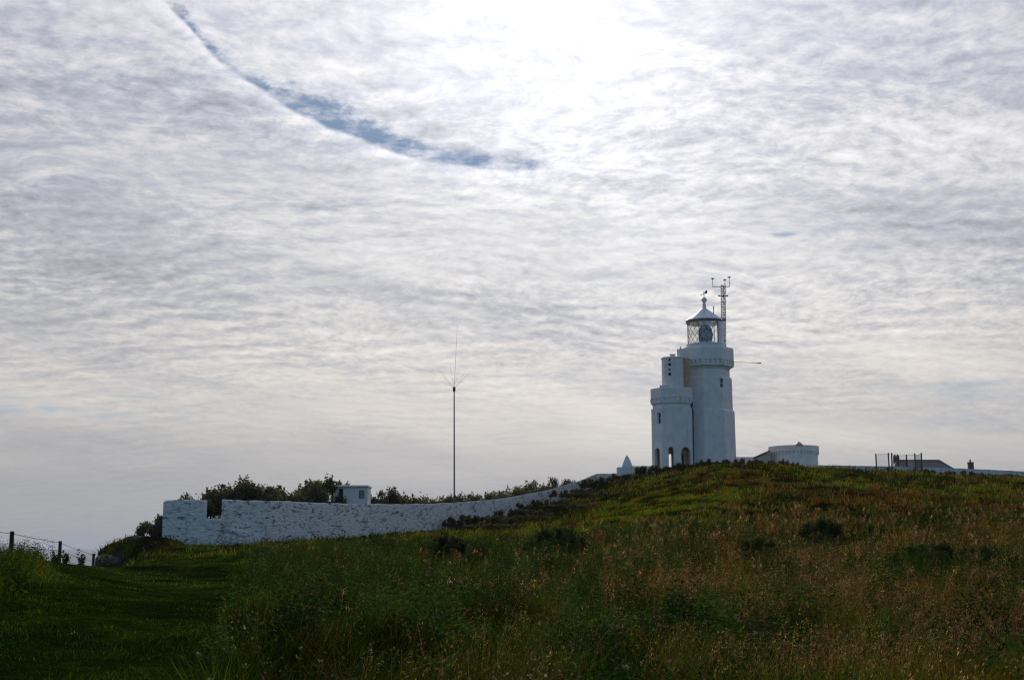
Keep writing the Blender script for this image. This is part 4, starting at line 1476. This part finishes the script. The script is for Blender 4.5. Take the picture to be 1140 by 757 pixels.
B = 'bushes behind the white wall'
for i, (px, py, hw, dY, lab, n, leaf) in enumerate([
    (219, 550, 15, 3.0, 'low straggly bush at the seaward end, left of the notch in the white wall', 1500, .12),
    (237, 551, 10, 2.2, 'olive bush filling the square notch in the white wall', 1400, .11),
    (266, 531, 27, 3.2, 'large rounded dark bush behind the wall just right of the notch', 4200, .14),
    (300, 538, 20, 4.0, 'dark bush on the right shoulder of the large rounded bush behind the wall', 2400, .13),
    (322, 546, 15, 2.6, 'lower bush in the dip midway between the large rounded bush and the hut', 1700, .12),
    (346, 538, 18, 4.2, 'middle-height bush second to the left of the white hut', 2200, .13),
    (361, 529, 15, 5.0, 'tallest upright bush touching the left side of the white hut', 2600, .13),
    (384, 534, 9, 8.0, 'bush with thin twigs showing above the roof of the white hut', 1300, .12),
    (418, 545, 11, 3.8, 'small bush touching the right side of the white hut', 1400, .12),
    (434, 544, 10, 2.9, 'spiky bush second to the right of the white hut', 1400, .12),
    (456, 549, 15, 2.4, 'low bush midway between the white hut and the tall radio pole', 1500, .12),
    (484, 547, 16, 2.8, 'dark bush left of the foot of the tall radio pole', 1700, .12),
    (514, 546, 17, 2.4, 'dark bush at the foot of the tall radio pole', 1900, .12),
    (545, 546, 17, 2.4, 'bush right of the foot of the tall radio pole', 1800, .12),
    (572, 541, 17, 2.4, 'bush behind the wall where the wall begins to climb', 1800, .12),
    (599, 536, 18, 2.4, 'olive bush midway up the climbing part of the wall', 1800, .12),
    (626, 532, 16, 2.4, 'highest olive bush behind the climbing part of the wall', 1700, .12)]):
    wy = float(np.interp(px, _wp, _wy))
    tone = (0.125, 0.115, 0.062) if px > 560 or px in (238,) else (LEAF_D * 1.25 if i % 3 else LEAF_M)
    shrub(px, py, hw, wy + max(dY, 3.0), lab, seed=i, n=n, leaf=leaf, group=B, tone=tone, depth=1.3 if dY > 2.3 else 0.9)
shrub(172, 572, 12, 101.2, 'dark bush clinging to the cliff left of the wall end', seed=40, n=3200, leaf=.12, group='scrub in front of the white wall', tone=LEAF_D * 1.2)
SG = 'scrub in front of the white wall'
for i, (px, py, hw, Y, lab, n) in enumerate([
    (532, 574, 28, 124.0, 'lowest spread of scrub against the foot of the white wall', 2400),
    (578, 567, 28, 129.0, 'low scrub at the wall foot, second up the bank from the left', 2400),
    (616, 556, 28, 136.0, 'dark scrub midway up the bank in front of the climbing wall', 2600),
    (648, 544, 26, 144.0, 'dark scrub below the bend at the top of the white wall', 2600),
    (678, 531, 22, 149.0, 'dark scrub below the pyramid-topped pier', 2200),
    (552, 586, 26, 116.0, 'lowest rough scrub on the bank below the white wall, nearest the meadow', 2200),
    (598, 574, 26, 123.0, 'rough scrub on the outer edge of the bank, second from its foot', 2200),
    (636, 562, 24, 131.0, 'rough scrub on the outer edge of the bank, third from its foot', 2200),
    (668, 549, 22, 139.0, 'rough scrub on the outer edge of the bank, nearest its top', 2200),
    (702, 527.5, 20, 156.0, 'brownish scrub between the pyramid-topped pier and the lighthouse bank', 1900),
    (735, 518, 20, 158.0, 'dark bush on the bank in front of the lighthouse arches', 2400),
    (772, 515, 22, 158.0, 'dark bush on the bank in front of the joint of the two towers', 2400),
    (812, 511.5, 24, 156.0, 'low scrub on the hilltop by the right foot of the lighthouse', 2200),
    (858, 512.5, 22, 162.0, 'ragged weeds and scrub in front of the sloping-roofed shed', 2000)]):
    shrub(px, py, hw, Y, lab, seed=60 + i, n=int(n * 1.5), leaf=.10, group=SG, tone=(0.085, 0.076, 0.040) if i % 2 else (0.070, 0.072, 0.034), shoots=110)
HG = 'dark shrubs along the right crest'
for i, (px, py, hw, Y, lab) in enumerate([
    (1000, 521.5, 26, 166.0, 'dark shrub on the crest in front of the chain-link enclosure'),
    (1052, 524, 28, 167.0, 'dark shrub on the crest in front of the hipped roof'),
    (1098, 526, 26, 168.0, 'dark shrub on the crest just right of the brick chimney'),
    (1136, 527.5, 24, 169.0, 'dark shrub on the crest at the right edge of the picture')]):
    shrub(px, py, hw, Y, lab, seed=80 + i, n=1800, leaf=.13, group=HG, tone=(0.060, 0.064, 0.036))
FG = 'leafy shrubs in the meadow'
for i, (px, py, hw, Y, lab, n) in enumerate([
    (1040, 600, 19, 43.0, 'dark bushy shrub, largest in the meadow at the right', 2400),
    (1012, 611, 13, 42.0, 'small dark shrub against the left side of the largest meadow shrub', 1400),
    (1091, 609, 15, 44.0, 'dark shrub at the right of the largest meadow shrub', 1500),
    (912, 575, 12, 66.0, 'green shrub in the brown grass below the round white building', 1300),
    (929, 579, 6, 64.0, 'narrow dark shrub right beside the green shrub in the brown grass', 900),
    (842, 602, 16, 46.0, 'dark leafy clump below the right foot of the lighthouse', 1500),
    (617, 584, 22, 58.0, 'broad dark weedy clump in the middle of the meadow', 2200),
    (500, 593, 12, 60.0, 'dark weedy clump below the tall radio pole', 1400)]):
    shrub(px, py, hw, Y, lab, seed=90 + i, n=n, leaf=.09, group=FG, tone=(0.014, 0.034, 0.012), shoots=34)

# ------------------------------------------------------------------ tall weeds by the fence
def weed(px, py, Y, label, seed):
    r_ = np.random.default_rng(300 + seed)
    c = at(px, py, Y)
    g0 = gz(c.x, Y)
    H = c.z - g0
    root = thing('tall_weed', (c.x, Y, g0), label, 'weed', 'tall weeds along the wire fence')
    st = MB()
    P = []
    for k in range(5):
        dx, dy = r_.normal() * .16, r_.normal() * .16
        h = H * (1 if k == 0 else r_.uniform(.45, .8))
        st.tube([(c.x + dx * .4, Y + dy * .4, g0 - .05), (c.x + dx, Y + dy, g0 + h * .6), (c.x + dx * (1.1 if k else 0), Y + dy, g0 + h)], .012, 4, .006)
        for q in range(40):
            t = r_.random()
            P.append((c.x + dx * t + r_.normal() * .07 * (1.25 - t), Y + dy * t + r_.normal() * .07, g0 + h * t))
    st.build('stem', M['bark'], root)
    P = np.array(P)
    m = len(P)
    a = r_.normal(size=(m, 3)) + np.array([0, 0, .6]); a /= np.linalg.norm(a, axis=1)[:, None]
    b = r_.normal(size=(m, 3)); b -= a * (a * b).sum(1)[:, None]; b /= np.linalg.norm(b, axis=1)[:, None]
    sz = .065 * r_.uniform(.5, 1.4, m)[:, None]
    V = np.stack([P - a * sz, P + b * sz * .45, P + a * sz, P - b * sz * .45], 1).reshape(-1, 3)
    col = np.array((0.022, 0.040, 0.012))[None] * r_.uniform(.6, 1.5, m)[:, None]
    np_mesh('leaves', V, np.arange(4 * m).reshape(-1, 4), M['leaf'], np.repeat(col, 4, 0), root)
for i, (px, py, Y, lab) in enumerate([
    (26, 606.5, 46, 'tallest leafy weed standing just right of the nearest fence post'),
    (43, 612.5, 47, 'bushy weed midway between the two nearest fence posts'),
    (61, 614, 54, 'weed growing at the left of the middle fence post'),
    (73, 612, 55, 'weed growing at the right of the middle fence post'),
    (91.5, 610.5, 60, 'thin spiky weed just left of the last and smallest fence post'),
    (114, 612.5, 70, 'weed between the last fence post and the reddish rock')]):
    weed(px, py, Y, lab, i)

# ------------------------------------------------------------------ grass and meadow plants (ground cover)
def scatter(n, y0, y1, p0, p1, power=1.0):
    """points spread evenly over the view: log-spaced with distance"""
    t = rng.random(n)
    Y = y0 * (y1 / y0) ** (t ** power)
    px = rng.uniform(p0, p1, n)
    return (px - CX) * Y / FH, Y

def blades(X, Y, Z, h, w, col, lean=0.45, seg_tip=0.12):
    n = len(X)
    ph = rng.uniform(0, 2 * np.pi, n)
    wd = np.stack([np.cos(ph), np.sin(ph), np.zeros(n)], 1)
    la = rng.uniform(0, 2 * np.pi, n)
    lv = np.stack([np.cos(la), np.sin(la), np.zeros(n)], 1) * (h * lean * np.abs(rng.normal(.6, .5, n)))[:, None]
    lv[:, 0] += h * .14                                    # wind from the left
    base = np.stack([X, Y, Z - .02], 1)
    up = np.zeros((n, 3)); up[:, 2] = h
    V = np.empty((n, 6, 3))
    for k, (t, ww) in enumerate(((0, 1.0), (.55, .8), (1.0, seg_tip))):
        c = base + up * t + lv * t * t
        V[:, 2 * k] = c - wd * (w * ww / 2)[:, None]
        V[:, 2 * k + 1] = c + wd * (w * ww / 2)[:, None]
    i = np.arange(n)[:, None] * 6
    Q = np.stack([i + np.array([0, 1, 3, 2]), i + np.array([2, 3, 5, 4])], 1).reshape(-1, 4)
    C = np.repeat(col, 6, 0)
    return V.reshape(-1, 3), Q, C, base + up + lv

def land_ok(X, Y, Z):
    px = bearing(X, Y)
    wy = np.interp(px, _wp, _wy)
    return (Z > -2) & ~((px > 178) & (px < 690) & (Y > wy - .15))

WEED_SPOTS = [(620, 622, 34), (592, 628, 18), (690, 620, 16), (850, 640, 30), (872, 660, 22), (655, 690, 20), (602, 655, 18), (705, 712, 22),
              (1128, 665, 22), (1010, 650, 26), (1055, 645, 22), (930, 640, 16), (430, 612, 26), (480, 622, 24), (535, 622, 20), (560, 640, 18),
              (320, 645, 26), (300, 660, 20), (410, 640, 18), (370, 700, 30), (480, 735, 34), (560, 700, 26), (780, 655, 18), (760, 730, 26),
              (880, 715, 22), (990, 690, 22), (1090, 735, 26), (330, 735, 26), (735, 640, 14), (1100, 650, 16), (962, 622, 12), (20, 690, 26), (40, 655, 20)]
def build_grass():
    X, Y = scatter(430000, 7.5, 176, -260, 1400)
    Z = land(X, Y)
    ok = land_ok(X, Y, Z)
    X, Y, Z = X[ok], Y[ok], Z[ok]
    n = len(X)
    mw = mown(X, Y)
    tall = .5 * fbm(X / .8 + 60, Y / 1.2 + 4, 2) + .5 * fbm(X / 2.2 + 6, Y / 3.0 + 41, 2)
    h = (0.12 + 0.62 * sstep(tall, .32, .68)) * rng.uniform(.55, 1.25, n)
    h *= np.interp(Y, [0, 60, 90, 130, 180], [1, .95, .7, .75, .8])
    px = bearing(X, Y)
    lawn = np.exp(-((px - 735) / 90.0) ** 2 - ((Y - 112) / 24.0) ** 2)
    h = h * (1 - .6 * np.exp(-((px - 162) / 34.0) ** 2 - ((Y - 96) / 5.0) ** 2))
    h = h * (1 - .88 * mw) * (1 - .6 * lawn)
    h = np.maximum(h, .035)
    w = np.maximum(.006, Y * .00048) * rng.uniform(.7, 1.6, n)
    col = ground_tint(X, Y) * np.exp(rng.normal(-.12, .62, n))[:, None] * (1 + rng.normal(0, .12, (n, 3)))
    col = np.clip(col, .002, .25)
    dpat = fbm(X / 1.3 + 33, Y / 1.8 + 5, 3)
    dry = (rng.random(n) < .05 + .34 * sstep(dpat, .45, .65) * sstep(px, 240, 420)) & (mw < .5)
    col[dry] = mixc(RUSSET[None], STRAW[None], rng.random(dry.sum())) * rng.uniform(.35, 1.1, dry.sum())[:, None]
    V, Q, C, _ = blades(X, Y, Z, h, w, col, .8)
    o = np_mesh('meadow_grass', V, Q, M['grass'], C)
    tag(o, 'green and straw coloured rough grass covering the meadow and hill', 'grass', kind='stuff')

    # dry flowering grasses with feathery heads
    X, Y = scatter(62000, 8.0, 95, -150, 1330)
    Z = land(X, Y)
    px = bearing(X, Y)
    dens = sstep(.5 * fbm(X / .7 + 11, Y / 1.1 + 50, 2) + .5 * fbm(X / 2.2 + 1, Y / 3 + 5, 2), .48, .60) * (.10 + .90 * sstep(px + 160 * (fbm(X / 5.0, Y / 5.0, 2) - .5), 440, 860)) * (1 - mown(X, Y))
    ok = land_ok(X, Y, Z) & (rng.random(len(X)) < dens)
    X, Y, Z = X[ok], Y[ok], Z[ok]
    n = len(X)
    h = rng.uniform(.5, .95, n)
    w = np.maximum(.003, Y * .00020)
    tone = mixc(STRAW[None] * np.ones((n, 1)), np.array((0.29, 0.150, 0.095))[None] * np.ones((n, 1)), rng.random(n)) * np.exp(rng.normal(-.25, .5, n))[:, None]
    V, Q, C, tip = blades(X, Y, Z, h, w, tone * .8, .35, .6)
    # each head: a spray of small chaff flakes
    k = 10
    T = np.repeat(tip, k, 0)
    m = len(T)
    hl = np.repeat(rng.uniform(.07, .17, n), k)
    off = rng.normal(size=(m, 3)) * np.stack([hl * .28, hl * .28, hl * .55], 1)
    off[:, 0] += hl * .35
    P = T + off - np.stack([0 * hl, 0 * hl, hl * .3], 1)
    a = rng.normal(size=(m, 3)) * .5 + np.array([.45, 0, .8]); a /= np.linalg.norm(a, axis=1)[:, None]
    b = rng.normal(size=(m, 3)); b -= a * (a * b).sum(1)[:, None]; b /= np.linalg.norm(b, axis=1)[:, None]
    sz = (np.maximum(.013, np.repeat(Y, k) * .00080) * rng.uniform(.5, 1.4, m))[:, None]
    V2 = np.stack([P - a * sz, P + b * sz * .32, P + a * sz, P - b * sz * .32], 1).reshape(-1, 3)
    Q2 = np.arange(4 * m).reshape(-1, 4) + len(V)
    C2 = np.repeat(np.repeat(tone, k, 0) * rng.uniform(.7, 1.4, m)[:, None], 4, 0)
    o = np_mesh('seed_head_grass', np.concatenate([V, V2]), np.concatenate([Q, Q2]), M['grass'], np.concatenate([C, C2]))
    tag(o, 'dry pinkish brown seed heads of tall grass in the meadow', 'grass', kind='stuff')

    # leafy weeds: nettles, docks and thistles in clumps
    X, Y = scatter(52000, 8.5, 88, -150, 1330)
    Z = land(X, Y)
    px = bearing(X, Y)
    dens = (1.0 - .45 * sstep(px, 600, 900)) * sstep(.55 * fbm(X / .8 + 90, Y / 1.2 + 33, 2) + .45 * fbm(X / 2.4 + 9, Y / 3.2 + 3, 2), .50, .57) * (1 - mown(X, Y))
    boost = 0 * X
    for cp, cy, cw in WEED_SPOTS:
        cY = EYE / max(.004, (cy - 608.5) / F)              # distance on level ground, refined on the slope
        ys = np.arange(12.0, 100.0, .5)
        xs = (cp - CX) * ys / FH
        sc_ = 608.5 - (land(xs, ys) - EYE) * F / ys
        cY = ys[np.argmin(np.abs(sc_ - cy))]
        cX = (cp - CX) * cY / FH
        boost = np.maximum(boost, np.exp(-((X - cX) / (cw * cY / F)) ** 2 - ((Y - cY) / (1.6 * cw * cY / F + .5)) ** 2))
    dens = np.maximum(dens * .8, sstep(boost, .25, .6) * (1 - mown(X, Y)))
    ok = land_ok(X, Y, Z) & (rng.random(len(X)) < dens)
    boost = boost[ok]
    X, Y, Z = X[ok], Y[ok], Z[ok]
    n = len(X)
    h = rng.uniform(.55, 1.15, n) * (1 + .45 * sstep(boost, .3, .8)) * np.interp(Y, [8, 16, 30, 60, 90], [.55, .75, .95, 1.0, .8])
    k = 26
    t = np.tile(np.linspace(.08, 1, k), n)
    hh = np.repeat(h, k)
    ang = np.tile(np.arange(k) * 2.399, n) + np.repeat(rng.uniform(0, 6.28, n), k)
    rad = hh * .20 * (1.1 - t) + .03
    P = np.stack([np.repeat(X, k) + rad * np.cos(ang), np.repeat(Y, k) + rad * np.sin(ang), np.repeat(Z, k) + hh * t], 1)
    P += rng.normal(size=P.shape) * .025
    m = len(P)
    a = np.stack([np.cos(ang), np.sin(ang), rng.normal(.25, .4, m)], 1); a /= np.linalg.norm(a, axis=1)[:, None]
    b = rng.normal(size=(m, 3)); b -= a * (a * b).sum(1)[:, None]; b /= np.linalg.norm(b, axis=1)[:, None]
    sz = (np.maximum(.062, np.repeat(Y, k) * .0014) * (1.15 - .7 * t) * rng.uniform(.6, 1.3, m))[:, None]
    V = np.stack([P - a * sz, P + b * sz * .42, P + a * sz, P - b * sz * .42], 1).reshape(-1, 3)
    wg = (1 - .7 * sstep(boost, .3, .7)) * np.clip(sstep(fbm(X / 1.5 + 15, Y / 2.2 + 65, 2), .38, .62) * .8 + .25 * rng.random(n), 0, 1)
    col = np.repeat(mixc(np.array((0.011, 0.028, 0.010))[None], np.array((0.050, 0.105, 0.016))[None], wg), k, 0) * rng.uniform(.55, 1.5, m)[:, None]
    top = (t > .93) & (np.repeat(rng.random(n), k) < .35)
    col[top] = np.array((0.10, 0.065, 0.07)) * rng.uniform(.6, 1.3, top.sum())[:, None]
    C = np.repeat(col, 4, 0)
    Q = np.arange(4 * m).reshape(-1, 4)
    V3, Q3, C3, _ = blades(X, Y, Z, h, np.maximum(.008, Y * .0003), np.full((n, 3), 1.0) * np.array((0.03, 0.04, 0.016)), .1)
    o = np_mesh('meadow_weeds', np.concatenate([V, V3]), np.concatenate([Q, Q3 + len(V)]), M['leaf'], np.concatenate([C, C3]))
    tag(o, 'dark green leafy weeds growing in clumps through the meadow', 'weeds', kind='stuff')

    # small pale flower heads: clover, hogweed and yarrow
    X, Y = scatter(9000, 8.0, 62, -150, 1330)
    Z = land(X, Y)
    dens = sstep(fbm(X / 2.2 + 140, Y / 3.0 + 77, 3), .45, .66) * (1 - .85 * mown(X, Y))
    ok = land_ok(X, Y, Z) & (rng.random(len(X)) < dens * .55 * (1 - .9 * mown(X, Y)))
    X, Y, Z = X[ok], Y[ok], Z[ok]
    n = len(X)
    h = rng.uniform(.25, .7, n)
    V, Q, C, tip = blades(X, Y, Z, h, np.maximum(.004, Y * .0002), np.ones((n, 3)) * np.array((0.03, 0.05, 0.016)), .2)
    k = 4
    T = np.repeat(tip, k, 0)
    m = len(T)
    P = T + rng.normal(size=(m, 3)) * .014
    a = rng.normal(size=(m, 3)); a /= np.linalg.norm(a, axis=1)[:, None]
    b = rng.normal(size=(m, 3)); b -= a * (a * b).sum(1)[:, None]; b /= np.linalg.norm(b, axis=1)[:, None]
    sz = (np.maximum(.014, np.repeat(Y, k) * .00045) * rng.uniform(.6, 1.3, m))[:, None]
    V2 = np.stack([P - a * sz, P + b * sz * .8, P + a * sz, P - b * sz * .8], 1).reshape(-1, 3)
    fc = mixc(np.array((0.42, 0.40, 0.36))[None] * np.ones((n, 1)), np.array((0.30, 0.20, 0.22))[None] * np.ones((n, 1)), rng.random(n)) * rng.uniform(.4, 1.0, n)[:, None]
    C2 = np.repeat(np.repeat(fc, k, 0), 4, 0)
    Q2 = np.arange(4 * m).reshape(-1, 4) + len(V)
    o = np_mesh('meadow_flowers', np.concatenate([V, V2]), np.concatenate([Q, Q2]), M['leaf'], np.concatenate([C, C2]))
    tag(o, 'small pale flower heads dotted through the meadow grass', 'flowers', kind='stuff')
build_grass()
